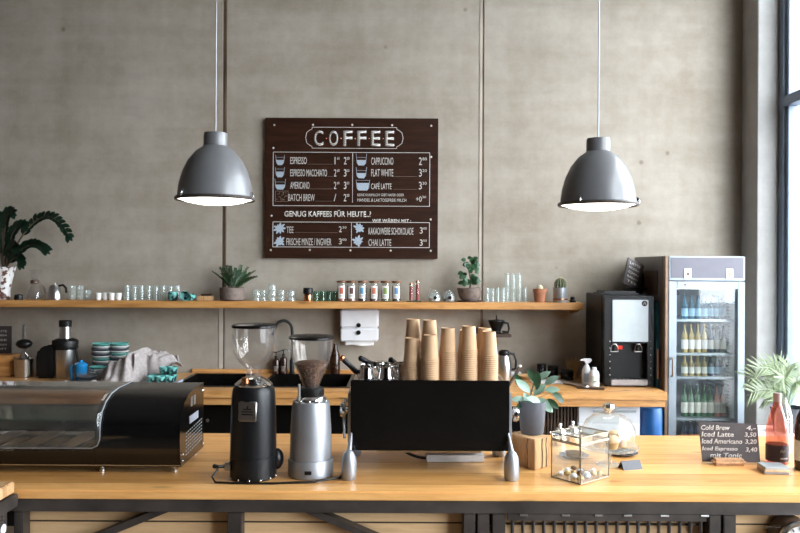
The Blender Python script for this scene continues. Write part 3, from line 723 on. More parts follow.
pts = [(gx-.118, 2.82, ZC+.045), (gx-.135, 2.80, ZC+.02), (gx-.12, 2.785, ZC+.006), (gx-.07, 2.782, ZC+.005), (gx, 2.778, ZC+.005), (gx+.09, 2.778, ZC+.005), (gx+.16, 2.79, ZC+.005), (gx+.24, 2.80, ZC+.005), (gx+.33, 2.86, ZC+.005), (gx+.36, 3.1, ZC+.005)]
tag(B().tube(pts, .0042).build('grinder_cable', 'black'), 'thin black cable curving around the foot of the black grinder', 'cable')

gx = PX(310.5, 478, 2.91)
gr = thing('coffee_grinder', (gx, 2.915, ZC), 0, 'silver grey coffee grinder with a hopper half full of beans', 'coffee grinder')
B().lathe([(.083, 0), (.0865, .004), (.0868, .062), (.085, .066)], seg=56).build('base', 'alu', gr)
B().lathe([(.0800, .0665), (.0798, .08), (.0775, .18), (.0715, .27), (.068, .283), (.061, .286), (0, .286)], seg=56).build('body', 'alu', gr)
B().lathe([(.060, .284), (.060, .292), (.052, .302), (.050, .304), (0, .304)], seg=40).build('collar', 'chrome', gr)
B().lathe([(.048, .304), (.050, .308), (.050, .330), (.044, .336), (0, .336)], seg=40).build('burr_ring', 'black', gr)
q = B()
hp = [(.031, .334), (.034, .35), (.048, .385), (.066, .425), (.078, .467), (.084, .520)]
q.lathe(hp + [(r_-.003, z_) for r_, z_ in hp[::-1]], seg=56, cap=False); q.build('hopper', 'glass_smoke', gr, ang=60)
B().lathe([(0, .338), (.026, .338), (.030, .35), (.043, .385), (.059, .42), (.0625, .428), (.05, .435), (.02, .438), (0, .437)], seg=40).build('coffee_beans', 'beans', gr)
B().lathe([(.084, .521), (.0865, .523), (.0865, .529), (.08, .534), (.03, .536), (0, .536)], seg=48).build('hopper_lid', 'black_satin', gr)
B().tube([(-.038, -.055, .287), (-.038, -.055, .355)], .005).build('lever', 'steel', gr)
B().box(-.013, .013, -.0885, -.0855, .022, .036, bev=.001).build('logo_plate', 'black', gr)
for k in range(-2, 3): B().ball((.07*math.sin(k*.5), -.052*math.cos(k*.5)-.012, .289), .006, seg=8).build('screw', 'chrome', gr)

# ================================================================ DISPLAY CASE
dc = thing('display_case', (-.84, 2.92, ZC), 0, 'long countertop display case, curved clear glass at left and gloss black at right', 'display case')
prof = [(0, .025), (-.012, .06), (-.020, .13), (-.016, .19), (.004, .235), (.04, .265), (.10, .288), (.18, .298), (.33, .300)]
XD = -1.162+.84
B().prism(prof + [(.33, .025)], XD, -.004, 'X').build('black_housing', 'black_gloss', dc)
B().prism([(p[0]*1.0 if i else 0, p[1]) for i, p in enumerate(prof)] + [(.33, .025)], -.0035, .003, 'X').build('side_panel', 'black_gloss', dc)
B().prism([(0, .025), (-.012, .06), (-.016, .088), (.33, .088), (.33, .025)], -1.6, XD-.001, 'X').build('base_body', 'black_gloss', dc)
gp = prof[2:]
g2 = [(-.018, .10)] + gp
b_ = B()
pts = [(-1.6, p[0]-.008, p[1]) for p in g2]
def shell(u, v):
    k = v*(len(g2)-1); i = min(int(k), len(g2)-2); f = k-i
    y = g2[i][0]*(1-f)+g2[i+1][0]*f; z = g2[i][1]*(1-f)+g2[i+1][1]*f
    x = -1.6 + u*(XD+.02+1.6)
    if v < .12: x = min(x, XD+.02-.03*(1-v/.12)**1.6)
    return (x, y-.007, z+.004)
b_.grid(shell, 30, 40); b_.build('curved_glass', 'glass', dc, solid=.005, ang=60)
edge = [(XD+.022, y-.008, z+.004) for y, z in g2[::-1]][:-1] + [(XD+.012, g2[0][0]-.008, g2[0][1]+.012), (XD-.008, g2[0][0]-.008, g2[0][1]+.002), (-1.6, g2[0][0]-.008, g2[0][1]+.002)]
B().tube(edge, .0028, 8).build('glass_edge', 'alu', dc)
B().box(-1.59, XD-.01, .03, .30, .195, .201).build('glass_shelf', 'glass_edge', dc)
B().box(-1.59, XD-.06, .315, .322, .10, .29).build('rear_glass', 'glass_refl_haze', dc)
B().box(XD-.062, XD-.050, .312, .325, .095, .292).build('rear_post', 'alu', dc)
B().box(-1.6, XD, .20, .33, .288, .300).build('top_rail', 'black_gloss', dc)
B().box(-1.6, 0, -.006, -.001, .030, .034).build('bottom_trim', 'steel', dc)
for x in (-.31, -1.0, -.03):
    for y in (.025, .30): B().lathe([(.012, 0), (.012, .012), (.006, .014), (.006, .026)], c=(x, y, 0), seg=14).build('leg', 'steel', dc)
q = B()
for i in range(9):
    for j in range(7):
        y = .06+.028*i; z = .055+.014*j+.0
        q.box(.0032, .0045, y, y+.016, z+.012*i/9, z+.004+.012*i/9)
for i in range(2):
    for j in range(5): q.box(.0032, .0045, .13+.045*i, .155+.045*i, .235+.008*j, .238+.008*j)
q.build('vent_slots', 'greypanel', dc)
B().box(.0032, .0048, .11, .24, .168, .198).build('label_sticker', 'sticker', dc)
for (y, z) in ((.30, .27), (.315, .27), (.012, .045), (.015, .07), (.31, .045)): B().ball((.004, y, z), .005, seg=8).build('screw', 'chrome', dc)
# racks inside the base seen through the glass
for k in range(7):
    B().box(-1.45+k*.16, -1.38+k*.16, .02, .31, .0885, .094, mtx=None).build('inner_rail', 'steel', dc)

# ================================================================ helpers for small ware
def sx_(px, D=5.55): return PX(px, 300, D)
U = 5.55/F
def glass_tumbler(r, h, m='glass_clear_soft', t=.0022, flip=False):
    pr = [(r*.86, 0), (r, h), (r-t, h), (r*.86-t, .006), (0, .006)]
    if flip: pr = [(x, h-z) for x, z in pr]
    q = B().lathe(([(0, 0)] if not flip else [(0, h)]) + pr, seg=20, cap=False); return q
def row(name, label, cat, group, xs, ys, mk, mat, z=ZS, labs=None):
    p = None
    for i, x in enumerate(xs):
        y = ys[i] if isinstance(ys, (list, tuple)) else ys
        lab = labs[i] if labs else (label % (ORD[i] if i < len(ORD) else 'rightmost') if '%s' in label else label)
        if p is None: p = tag(mk().build(name, mat, loc=(x, y, z+.0005)), lab, cat, group)
        else: dup(p, loc=(x, y, z+.0005), label=lab)
    return p

# ---- shelf, left to right
vz = thing('plant_vase', (sx_(2), 5.565, ZS), 0, 'white vase with brown blots at the left end of the shelf', 'vase')
B().lathe([(0, 0), (.045, 0), (.05, .005), (.048, .06), (.060, .13), (.082, .22), (.086, .238), (.080, .238), (.076, .22), (.055, .14), (0, .14)], seg=28, cap=False).build('vase_body', 'vase', vz)
zz = thing('zz_plant', (sx_(2), 5.565, ZS+.19), 0, 'dark glossy plant with arching fronds growing out of the blotted vase', 'plant')
B().lathe([(0, .01), (.068, .01), (.068, 0), (0, -.02)], seg=20, cap=False).build('soil', 'soil', zz)
random.seed(11)
fr_ = [((68, 234), (36, 219)), ((43, 249), (22, 247)), ((13, 213), (4, 225)), ((20, 226), (8, 236)), ((-20, 215), (-8, 230)), ((21, 262), (12, 258)), ((-14, 240), (-5, 245)), ((2, 218), (0, 240)), ((14, 247), (8, 250))]
for i, (tip, mid) in enumerate(fr_):
    dy = random.uniform(-.11, -.02)
    a = Vector((0, 0, .005)); m_ = Vector((PX(mid[0], mid[1], 5.5)-zz.location.x, dy*.5, PZ(mid[0], mid[1], 5.5)-zz.location.z)); e = Vector((PX(tip[0], tip[1], 5.5)-zz.location.x, dy, PZ(tip[0], tip[1], 5.5)-zz.location.z))
    ctl = m_*2 - (a+e)*.5
    P_ = [a*(1-t)**2+ctl*2*t*(1-t)+e*t*t for t in [k/18 for k in range(19)]]
    B().tube(P_, [.0075-.0045*k/18 for k in range(19)], 6).build('stem', 'stem', zz)
    f = B()
    for k in range(5, 19):
        d = (P_[k]-P_[k-1]).normalized()
        sd = d.cross(Vector((0, 1, 0))).normalized()
        for s_ in (-1, 1):
            f.leaf(P_[k], d*.95+sd*s_*.55+Vector((0, random.uniform(-.35, .1), .08)), random.uniform(.055, .07), .036, up=(0, -1, .5), droop=.1)
    f.leaf(P_[-1], P_[-1]-P_[-2], .06, .026, up=(0, -1, .4)); f.build('foliage', 'leaf_dark', zz)
cf = thing('glass_carafe', (sx_(34), 5.56, ZS), 0, 'clear glass coffee carafe with a pinched waist beside the vase on the shelf', 'carafe')
pr = [(0, .002), (.055, .002), (.062, .012), (.058, .05), (.03, .11), (.022, .13), (.036, .17), (.052, .215)]
B().lathe(pr+[(r_-.003, z_+.002) for r_, z_ in pr[:0:-1]], seg=28, cap=False).build('carafe_body', 'glass_smoke', cf)
B().lathe([(.0255, .115), (.030, .12), (.030, .14), (.0255, .145)], seg=20, cap=False).build('neck_collar', 'darkwood', cf)
tag(B().lathe([(0, 0), (.028, 0), (.030, .01), (.028, .035), (.02, .04), (0, .04)], seg=18).build('small_dark_jar', 'black', loc=(sx_(22), 5.50, ZS)), 'small dark jar in front of the glass carafe', 'jar')
kt = thing('gooseneck_kettle', (sx_(55), 5.545, ZS), 0, 'small steel kettle with black handle on the shelf between carafe and glass cups', 'kettle')
B().lathe([(0, 0), (.056, 0), (.058, .006), (.050, .05), (.036, .092), (.030, .098)], seg=28).build('kettle_body', 'steel', kt)
B().lathe([(.031, .098), (.028, .106), (.01, .11), (.008, .118), (.012, .126), (0, .13)], seg=20).build('lid', 'steel', kt)
B().tube([(-.048, 0, .03), (-.075, 0, .045), (-.075, 0, .085), (-.095, 0, .105)], [.008, .007, .006, .005]).build('spout', 'steel', kt)
B().tube([(.025, 0, .10), (.06, 0, .108), (.082, 0, .085), (.085, 0, .05)], .0085).build('handle', 'black', kt)
cps = []
for i, px in enumerate((73, 80, 87)):
    for k in range(3 if i < 2 else 2):
        cps.append((sx_(px), 5.55+.01*i, ZS+.0345*k, 'clear glass cup, %s of the %s stack beside the kettle' % (['bottom', 'second from bottom', 'top'][k] if i < 2 else ['bottom', 'top'][k], ['left', 'middle', 'right'][i])))
p = None
for x, y, z, lb in cps:
    if p is None: p = tag(B().lathe([(0, 0), (.018, 0), (.023, .012), (.0245, .034), (.0225, .034), (.021, .012), (.016, .004), (0, .004)], seg=20, cap=False).build('glass_cup', 'glass_clear_soft', loc=(x, y, z)), lb, 'cup', 'stacked glass cups beside the kettle')
    else: dup(p, loc=(x, y, z), label=lb)
row('espresso_cup', '%s of the four small white cups on the shelf', 'cup', 'small white cups on the shelf', [sx_(x) for x in (99.5, 106, 112.5, 119)], [5.53, 5.54, 5.53, 5.54],
    lambda: B().lathe([(0, 0), (.017, 0), (.0215, .02), (.023, .052), (.0205, .052), (.019, .02), (.014, .005), (0, .005)], seg=20, cap=False), 'white_ceramic')
xs = [sx_(126.5+7.2*i) for i in range(8)]
row('drinking_glass', 'clear tumbler, %s in the long row of upturned glasses on the left shelf', 'glass', 'upturned tumblers on the left part of the shelf', xs, [5.56]*8,
    lambda: glass_tumbler(.0255, .108, flip=True), 'glass_clear_soft', labs=['clear upturned tumbler, %s in the long row on the left shelf' % (ORD[i]) for i in range(8)])
# turquoise vessels
def mug_lying(px, r, h, label, tilt, D=5.50):
    o = B().lathe([(0, 0), (r*.8, 0), (r, h*.2), (r, h), (r-.004, h), (r-.004, h*.25), (0, .01)], seg=22, cap=False).build('turquoise_mug', 'teal_print', loc=(sx_(px, D), D, ZS+r*1.0), rot=(PI/2+tilt, 0, .25))
    o.location.z = ZS+r+.001; o.rotation_euler = (PI/2, 0, tilt); return tag(o, label, 'mug')
tag(B().lathe([(0, 0), (.024, 0), (.034, .015), (.037, .05), (.030, .065), (.026, .065), (.031, .05), (.029, .02), (0, .008)], seg=24, cap=False).build('turquoise_bowl', 'teal_print', loc=(sx_(173, 5.47), 5.47, ZS)), 'dark patterned turquoise bowl at the end of the tumbler row', 'bowl')
mug_lying(184, .036, .06, 'turquoise printed mug lying on its side on the shelf', .35)
mug_lying(193.5, .026, .05, 'smaller turquoise mug lying beside the larger one', -.5)
tag(B().box(-.055, .055, -.03, .03, 0, .035, bev=.004).box(-.03, .045, -.02, .02, .035, .05, bev=.003, mi=1).build('wooden_box', ['blockwood', 'darkwood'], loc=(sx_(207), 5.51, ZS)), 'small wooden box on the shelf left of the potted fern', 'box')
def pot(name, px, D, prof, mat, label, z=ZS, cat='plant pot'):
    r = thing(name, (PX(px, 300, D), D, z), 0, label, cat)
    return r
fp = pot('fern_pot', 232.5, 5.54, None, None, 'low brown clay pot with a small fern on the shelf', cat='potted plant')
B().lathe([(0, 0), (.075, 0), (.088, .01), (.094, .085), (.090, .095), (.084, .095), (.082, .08), (0, .08)], seg=30, cap=False).build('pot', 'pot_brown', fp)
B().lathe([(0, .083), (.082, .081)], seg=20, cap=False).build('soil', 'soil', fp)
random.seed(5)
f = B(); st_ = B()
for k in range(46):
    a = random.uniform(0, 2*PI); el = random.uniform(.8, 1.5); L = random.uniform(.15, .24)
    if k < 5: a, el, L = random.uniform(-.3, .2), .75, .21
    d = Vector((math.cos(a)*math.cos(el), math.sin(a)*math.cos(el)*.6, math.sin(el)))
    p0 = Vector((math.cos(a)*.02, math.sin(a)*.02, .08))
    P_ = [p0+d*L*t-Vector((0, 0, .05*t*t)) for t in (0, .25, .5, .75, 1)]
    st_.tube(P_, .0016, 4)
    for j in range(3, 17):
        t = j/16; q_ = p0+d*L*t-Vector((0, 0, .05*t*t)); sd = d.cross(Vector((0, .3, 1))).normalized()
        for s_ in (-1, 1): f.leaf(q_, sd*s_+d*.6+Vector((0, random.uniform(-.4, .4), 0)), .022*(1.25-t*.6), .0085, up=(0, -1, .4), droop=.2)
st_.build('stems', 'stem', fp); f.build('foliage', 'leaf', fp)
# glass teacups / jars right of the fern
k = 0
for px, n_, r in ((256.5, 2, .030), (263, 2, .026), (272, 3, .034), (281, 2, .030), (291, 2, .032)):
    for j in range(n_):
        hh = .040
        o = tag(B().lathe([(0, hh), (r*.7, hh), (r*.95, hh*.55), (r, 0), (r-.002, 0), (r*.92, hh*.5), (r*.66, hh-.004), (0, hh-.004)], seg=22, cap=False).build('glass_bowl', 'glass_clear_soft', loc=(PX(px, 300, 5.53), 5.53+.012*(k % 2), ZS+.0005+j*(hh+.001))),
            'upturned small glass bowl, %s of the %s stack right of the fern' % (['bottom', 'second', 'third'][j], ['first', 'second', 'third', 'fourth', 'fifth'][k]), 'bowl', 'small glass bowls right of the fern')
    k += 1
tj = thing('small_spice_jar', (PX(308, 300, 5.52), 5.52, ZS), 0, 'small jar with dark lid and copper band next to the green glasses', 'jar')
B().lathe([(0, 0), (.030, 0), (.031, .004), (.031, .045), (.028, .05)], seg=22).build('jar_body', 'copper', tj)
B().lathe([(.030, .05), (.036, .055), (.036, .092), (.032, .097), (0, .097)], seg=22).build('lid', 'black', tj)
row('green_tumbler', 'small green glass tumbler, %s of four beside the labelled jars', 'glass', 'green tumblers on the shelf', [sx_(x) for x in (316, 322.5, 329, 335)], [5.56, 5.55, 5.56, 5.55], lambda: glass_tumbler(.023, .072, flip=True), 'glass_green')
cols = [(.30, .10, .07), (.22, .12, .07), (.05, .03, .02), (.12, .05, .03), (.10, .11, .04), (.06, .035, .02)]
lcol = [(.5, .12, .08), (.12, .05, .05), (.1, .3, .5), (.55, .16, .08), (.2, .3, .08), (.12, .28, .5)]
names_ = ['red', 'dark brown', 'blue', 'orange-red', 'green', 'pale blue']
for i, px in enumerate((341.5, 351.5, 362.5, 374, 385.5, 396.5)):
    j = thing('spice_jar', (sx_(px, 5.53), 5.53, ZS), random.uniform(-.1, .1), 'glass spice jar with %s printed label, %s of the six on shelf' % (names_[i], ORD[i]), 'jar', 'labelled spice jars on the shelf')
    R = .0335
    B().lathe([(0, 0), (R, 0), (R, .128), (R-.004, .135), (R-.006, .135), (R-.0025, .128), (R-.0025, .004), (0, .004)], seg=26, cap=False).build('jar_glass', 'glass', j)
    M['spice%d' % i] = pm('spice_%s' % names_[i], cols[i], .9, var=.5, scale=80, bmp=.3)
    B().lathe([(0, .0045), (R-.003, .0045), (R-.003, .08+.035*random.random()), (0, .10)], seg=22, cap=False).build('spice', 'spice%d' % i, j)
    B().lathe([(R+.001, .135), (R+.002, .137), (R+.002, .148), (R-.002, .151), (0, .151)], seg=26).build('lid', 'lidbrown', j)
    def lab(u, v, R=R): a = -PI/2-.75+1.5*u; return ((R+.0008)*math.cos(a), (R+.0008)*math.sin(a), .022+.092*v)
    lb_ = B().grid(lab, 10, 3).build('label', 'paper', j)
    M['lab%d' % i] = pm('print_%s' % names_[i], lcol[i], .7)
    def lab2(u, v, R=R): a = -PI/2-.38+.76*u; return ((R+.0014)*math.cos(a), (R+.0014)*math.sin(a), .055+.045*v)
    B().grid(lab2, 8, 3).build('label_print', 'lab%d' % i, lb_)
    q = B()
    for k in range(2): q.grid(lambda u, v, k=k, R=R: ((R+.0014)*math.cos(-PI/2-.45+.9*u), (R+.0014)*math.sin(-PI/2-.45+.9*u), .032+.009*k+.003*v), 6, 1)
    q.build('label_lines', 'black', lb_)
tag(B().box(-.055, .055, -.035, .035, 0, .007, bev=.003).build('small_tray', 'leaf_dark', loc=(sx_(414, 5.5), 5.51, ZS)), 'small dark green tray under the two red-filled test tubes', 'tray')
for i, (px, h) in enumerate(((411, .122), (417.5, .138))):
    t = thing('spice_tube', (sx_(px, 5.5), 5.51, ZS+.0075), 0, 'narrow glass tube filled with red spice, the %s one' % ['shorter left', 'taller right'][i], 'tube')
    B().lathe([(0, 0), (.0145, 0), (.0155, .004), (.0155, h), (.0135, h), (.0135, .004), (0, .003)], seg=18, cap=False).build('tube_glass', 'glass', t)
    B().lathe([(0, .0045), (.0125, .0045), (.0125, h*.85), (0, h*.85)], seg=14, cap=False).build('spice', 'red', t)
    B().lathe([(.0125, h*.93), (.0125, h+.008), (0, h+.008)], seg=14).build('stopper', 'copper', t)
for i, px in enumerate((434.5, 449)):
    t = thing('lidded_glass_jar', (sx_(px, 5.5), 5.51, ZS), 0, 'squat glass jar with swing lid and round dark label, the %s of the pair' % ['left', 'right'][i], 'jar', 'squat swing-lid jars')
    B().lathe([(0, 0), (.036, 0), (.043, .008), (.045, .035), (.036, .055), (.032, .060), (.029, .060), (.033, .053), (.042, .035), (.040, .01), (0, .004)], seg=26, cap=False).build('jar_glass', 'glass_clear_soft', t)
    B().lathe([(0, .0045), (.038, .0095), (.04, .03), (0, .034)], seg=22, cap=False).build('sugar', 'white_ceramic' if i == 0 else 'pot_brown', t)
    B().lathe([(.035, .061), (.036, .066), (.033, .073), (.014, .077), (.012, .086), (0, .088)], seg=22).build('lid', 'glass_clear_soft', t)
    B().tube([(-.046, 0, .04), (-.03, 0, .095) if i == 0 else (-.04, 0, .07), (.01, 0, .082)], .0018).build('wire_clip', 'steel', t)
    B().lathe([(0, 0), (.013, 0), (.013, .0025), (0, .0025)], mtx=Matrix.Translation((.004, -.0435, .032)) @ RX, seg=18).build('round_label', 'black', t)
jp = thing('jade_plant', (sx_(469.5), 5.545, ZS), 0, 'small leafy plant in brown bowl pot on saucer, beside the right wall seam', 'potted plant')
B().lathe([(0, 0), (.088, 0), (.09, .008), (0, .008)], seg=28, cap=False).build('saucer', 'darkwood', jp)
B().lathe([(0, .009), (.055, .009), (.075, .03), (.090, .085), (.092, .102), (.084, .102), (.08, .09), (0, .09)], seg=30, cap=False).build('pot', 'pot_brown', jp)
B().lathe([(0, .092), (.082, .091)], seg=20, cap=False).build('soil', 'soil', jp)
B().tube([(0, 0, .08), (.01, 0, .15), (-.005, 0, .22), (.015, 0, .30)], [.008, .007, .005, .003]).build('stem', 'stem', jp)
random.seed(21); f = B()
for k in range(64):
    z = random.uniform(.12, .31); a = random.uniform(0, 2*PI); rr = random.uniform(.0, .05)*(1.2-abs(z-.19)*4)
    f.leaf((rr*math.cos(a), rr*math.sin(a)*.7, z), (math.cos(a), math.sin(a)*.4, random.uniform(-.4, .8)), random.uniform(.032, .048), .034, up=(random.uniform(-.5, .5), -1, .5), droop=.2)
f.build('foliage', 'leaf', jp)
xs = [sx_(x, 5.5) for x in (487, 492, 497.5, 503)]
row('drinking_glass', 'short clear glass, %s of front row beside the leafy bowl plant', 'glass', 'short glasses in front of the tall glass stacks', xs, [5.50]*4, lambda: glass_tumbler(.019, .105, flip=True), 'glass_clear_soft')
k = 0
for i, px in enumerate((507, 513, 519, 525)):
    for j in range(2):
        if i == 3 and j == 1: continue
        lb = 'ribbed glass, %s in the %s of the tall stacks on shelf' % (['bottom', 'top'][j], ORD[i]) if i < 3 else 'clear ribbed glass standing single right of the tall glass stacks'
        tag(glass_tumbler(.021, .104, flip=True).build('drinking_glass', 'glass_clear_soft', loc=(sx_(px, 5.57), 5.575, ZS+.0005+j*.1045)), lb, 'glass', 'tall stacked glasses on the shelf')
cp = thing('terracotta_pot_cactus', (sx_(539.5), 5.54, ZS), 0, 'small white cactus in a terracotta pot near the right end of the shelf', 'potted plant')
B().lathe([(0, 0), (.036, 0), (.046, .075), (.050, .076), (.051, .098), (.045, .098), (.043, .085), (0, .085)], seg=26, cap=False).build('pot', 'terracotta', cp)
B().lathe([(0, .087), (.044, .086)], seg=20, cap=False).build('soil', 'soil', cp)
B().ball((0, 0, .10), .024, .024, .028).build('cactus', 'spine', cp)
bp = thing('barrel_cactus_pot', (sx_(560), 5.54, ZS), 0, 'round ribbed cactus in a silver tin at the right end of the shelf', 'potted plant')
B().lathe([(0, 0), (.050, 0), (.051, .003), (.051, .108), (.048, .108), (.048, .09), (0, .09)], seg=30, cap=False).build('tin', 'alu', bp)
B().lathe([(.0515, .018), (.0525, .02), (.0525, .026), (.0515, .028)], seg=30, cap=False).build('copper_band', 'copper', bp)
b_ = bmesh.new(); rings = []
q = B()
def rib(u, v):
    a = 2*PI*u; ph = -PI*.28+PI*.78*v; r_ = .045*math.cos(ph)*(1-.13*abs(math.sin(a*7)))
    return (r_*math.cos(a), r_*math.sin(a), .128+.05*math.sin(ph))
b_.free(); q.grid(rib, 112, 12); q.build('cactus', 'cactus', bp)
q = B()
for i in range(14):
    a = 2*PI*(i)/14
    for v in range(9):
        ph = -.5+v*.24; r_ = .045*math.cos(ph); p0 = Vector((r_*math.cos(a), r_*math.sin(a), .128+.05*math.sin(ph)))
        n_ = Vector((math.cos(a)*math.cos(ph), math.sin(a)*math.cos(ph), math.sin(ph)))
        q.tube([p0, p0+n_*.010], [.0018, .0005], 4)
tag(q.build('spines', 'spine', bp), kind='stuff')
tag(B().lathe([(0, 0), (.022, 0), (.024, .012), (.016, .022), (.018, .036), (.010, .042), (0, .042)], seg=18).build('small_black_pot', 'black', loc=(sx_(572), 5.53, ZS)), 'tiny black pot beside the silver cactus tin at the shelf end', 'pot')

# ---- back counter, left part
def BC(px, D): return PX(px, 370, D)
kb = thing('wooden_crate', (BC(4, 5.5), 5.5, ZC), 0, 'small brown wooden crate at the far left of the back counter', 'crate')
B().box(-.10, .085, -.07, .07, 0, .15, bev=.008).build('crate_body', 'backwood', kb)
cb = thing('menu_booklet', (BC(0, 5.62), 5.62, ZC), 0, 'black chalk-lettered card standing upright behind the wooden crate', 'card')
B().box(-.12, .082, 0, .008, 0, .345).build('card', 'slate', cb)
for i, z in enumerate((.30, .27, .235, .20, .17)): text(['LATTE', 'MOKKA', 'TEE', 'KAKAO', 'SAFT'][i], -.03, .05, z, z+.014, -.001, 'chalk', cb, 'chalk_text')
ca = thing('utensil_canister', (BC(24, 5.42), 5.42, ZC), 0, 'copper-toned steel canister holding a black-headed press, left on back counter', 'canister')
B().lathe([(0, 0), (.060, 0), (.062, .01), (.066, .12), (.068, .13), (.062, .13), (.058, .01), (0, .01)], seg=30, cap=False).build('canister_body', 'steel', ca)
q = B()
for i in range(7): q.box(.063, .067, -.01, .01, .02+.014*i, .027+.014*i, mtx=Matrix.Rotation(-.7, 4, 'Z'))
q.build('side_scale', 'spine', ca)
B().tube([(0, 0, .05), (0, 0, .21)], .012).build('rod', 'steel', ca)
B().tube([(-.035, 0, .13), (0, 0, .195), (.035, 0, .13), (-.035, 0, .13)], .006).build('bracket', 'chrome', ca)
B().ball((0, 0, .235), .056, .05, .034, 22).build('press_head', 'black', ca)
B().box(-.014, .014, -.010, .010, .265, .375, bev=.008).build('handle', 'steel', ca)
jc = thing('juicer', (BC(59.5, 5.42), 5.42, ZC), 0, 'black and steel electric juicer on the left back counter', 'juicer')
B().prism([(-.13, 0), (.0, 0), (.0, .24), (-.06, .235), (-.115, .205), (-.13, .17)], -.09, .09, 'Y', bev=.015).build('motor_body', 'black', jc)
B().lathe([(0, 0), (.075, 0), (.078, .01), (.080, .20)], c=(.045, -.01, 0), seg=34).build('steel_container', 'steel', jc)
B().lathe([(.082, .2005), (.088, .21), (.085, .235), (.090, .238), (.088, .262), (.06, .275), (.03, .278), (0, .278)], c=(.045, -.01, 0), seg=34).build('cover', 'black', jc)
B().lathe([(.040, .277), (.038, .36)], c=(.045, -.01, 0), seg=26).build('feed_chute', 'steel', jc)
B().lathe([(.042, .361), (.044, .40), (.040, .405), (0, .405)], c=(.045, -.01, 0), seg=26).build('pusher', 'black', jc)
B().tube([(.13, -.03, .22), (.15, -.05, .12), (.14, -.05, .02)], .008).build('locking_arm', 'black', jc)
bj = thing('blue_jug', (BC(81, 5.25), 5.25, ZC), 0, 'bright blue plastic jug with lid on the back counter beside the juicer', 'jug')
B().lathe([(0, 0), (.036, 0), (.038, .006), (.040, .095), (.041, .10)], seg=26).build('jug_body', 'blue', bj)
B().lathe([(.043, .1005), (.043, .115), (.02, .128), (.012, .13), (.012, .142), (0, .145)], seg=26).build('lid', 'blue', bj)
B().tube([(-.036, 0, .105), (-.062, 0, .10), (-.068, 0, .06), (-.062, 0, .0), (-.05, 0, -.0)][:4], .009).build('handle', 'blue', bj)
# plates and bowls
def plates(px, D, n_, r, h0, step, matf, desc, grp, name='plate', cat='plate'):
    for k in range(n_):
        m_ = matf(k)
        tag(B().lathe([(0, 0), (r*.6, 0), (r*.92, step*.8), (r, step*1.25), (r-.003, step*1.4), (r*.88, step*1.05), (r*.58, .003), (0, .003)], seg=30, cap=False).build(name, m_, loc=(BC(px, D)+random.uniform(-.003, .003), D, ZC+h0+step*k+.0005)),
            '%s, %s from top of %s' % ({'teal': 'turquoise plate', 'white_ceramic': 'white plate', 'glass': 'glass dish', 'potgrey': 'dark plate'}.get(m_, 'plate'), NTH[n_-1-k], desc), cat, grp)
plates(102, 5.50, 13, .075, 0, .0175, lambda k: 'teal' if k in (12, 6) else ('white_ceramic' if k % 2 else 'potgrey'), 'the left tall plate stack on the back counter', 'plates in the left tall stack')
plates(119, 5.52, 13, .070, 0, .0175, lambda k: 'teal' if k in (12, 8) else ('white_ceramic' if k % 2 else 'potgrey'), 'the right tall plate stack on the back counter', 'plates in the right tall stack')
plates(98, 5.33, 5, .062, 0, .0165, lambda k: 'teal' if k >= 4 else 'white_ceramic', 'the low plate stack behind the glass dishes', 'plates in the low stack')
plates(87.5, 5.12, 4, .066, 0, .0165, lambda k: 'glass' if k % 2 else 'potgrey', 'the dish stack beside the blue jug', 'dishes beside the blue jug', 'glass_dish', 'dish')
# draped linen towel over crockery
random.seed(2)
tx0, tx1 = BC(98, 5.2), BC(172, 5.2)
def sst(t, a, c): t = max(0, min(1, (t-a)/(c-a))); return t*t*(3-2*t)
def cloth(u, v):
    x = tx0 + (tx1-tx0)*u; y0_ = 4.97+.25*sst(u, .48, .66); y = y0_+(5.46-y0_)*v
    ridge = .165*sst(u, -.05, .50)*(1-.35*sst(u, .62, 1.0))
    prof_ = sst(v, -.05, .42 if u < .55 else .22)*(1-.5*sst(v, .75, 1.0))
    fold = .022*math.sin(u*24+4*v+1.8*math.sin(v*4+u*3))*(1-.6*v) + .012*math.sin(u*47-v*9)*(1-.5*v)+.010*math.sin(v*16+u*9)
    e = min(1, u*9+.05, v*9+.03)
    return (x+.018*math.sin(v*9+u*4), y+.012*math.sin(u*16), ZC+.006+max(0, ridge*prof_+.025+fold)*e)
tag(B().grid(cloth, 90, 50).build('linen_towel', 'linen', solid=.003, ang=80), 'crumpled grey linen towel heaped over crockery on the back counter', 'towel')
tr = thing('serving_tray', (BC(163, 5.12), 5.13, ZC), .0, 'grey tray of printed cups beside the linen towel', 'tray')
B().box(-.12, .11, -.11, .085, .0, .010, bev=.004).build('tray_base', 'sticker', tr)
B().box(-.12, .11, -.11, -.10, .010, .020).box(.10, .11, -.10, .085, .010, .020).box(-.12, -.11, -.10, .085, .010, .020).build('tray_rim', 'sticker', tr)
i = 0
for (px, D, h0) in ((152, 5.08, 0), (160.5, 5.07, 0), (169, 5.09, 0), (154, 5.165, 0), (163, 5.165, 0), (172, 5.18, 0), (164.5, 5.15, .052), (172.5, 5.15, .052)):
    lb = 'turquoise and black printed cup, %s on the grey tray by the towel' % ['front left', 'front middle', 'front right', 'back left', 'back middle', 'back right', 'upper left', 'upper right'][i]
    tag(B().lathe([(0, 0), (.024, 0), (.032, .015), (.035, .05), (.032, .05), (.029, .018), (.02, .005), (0, .005)], seg=22, cap=False).build('printed_cup', 'teal_print', loc=(BC(px, D), D, ZC+.0105+h0)), lb, 'cup', 'printed cups on the grey tray'); i += 1
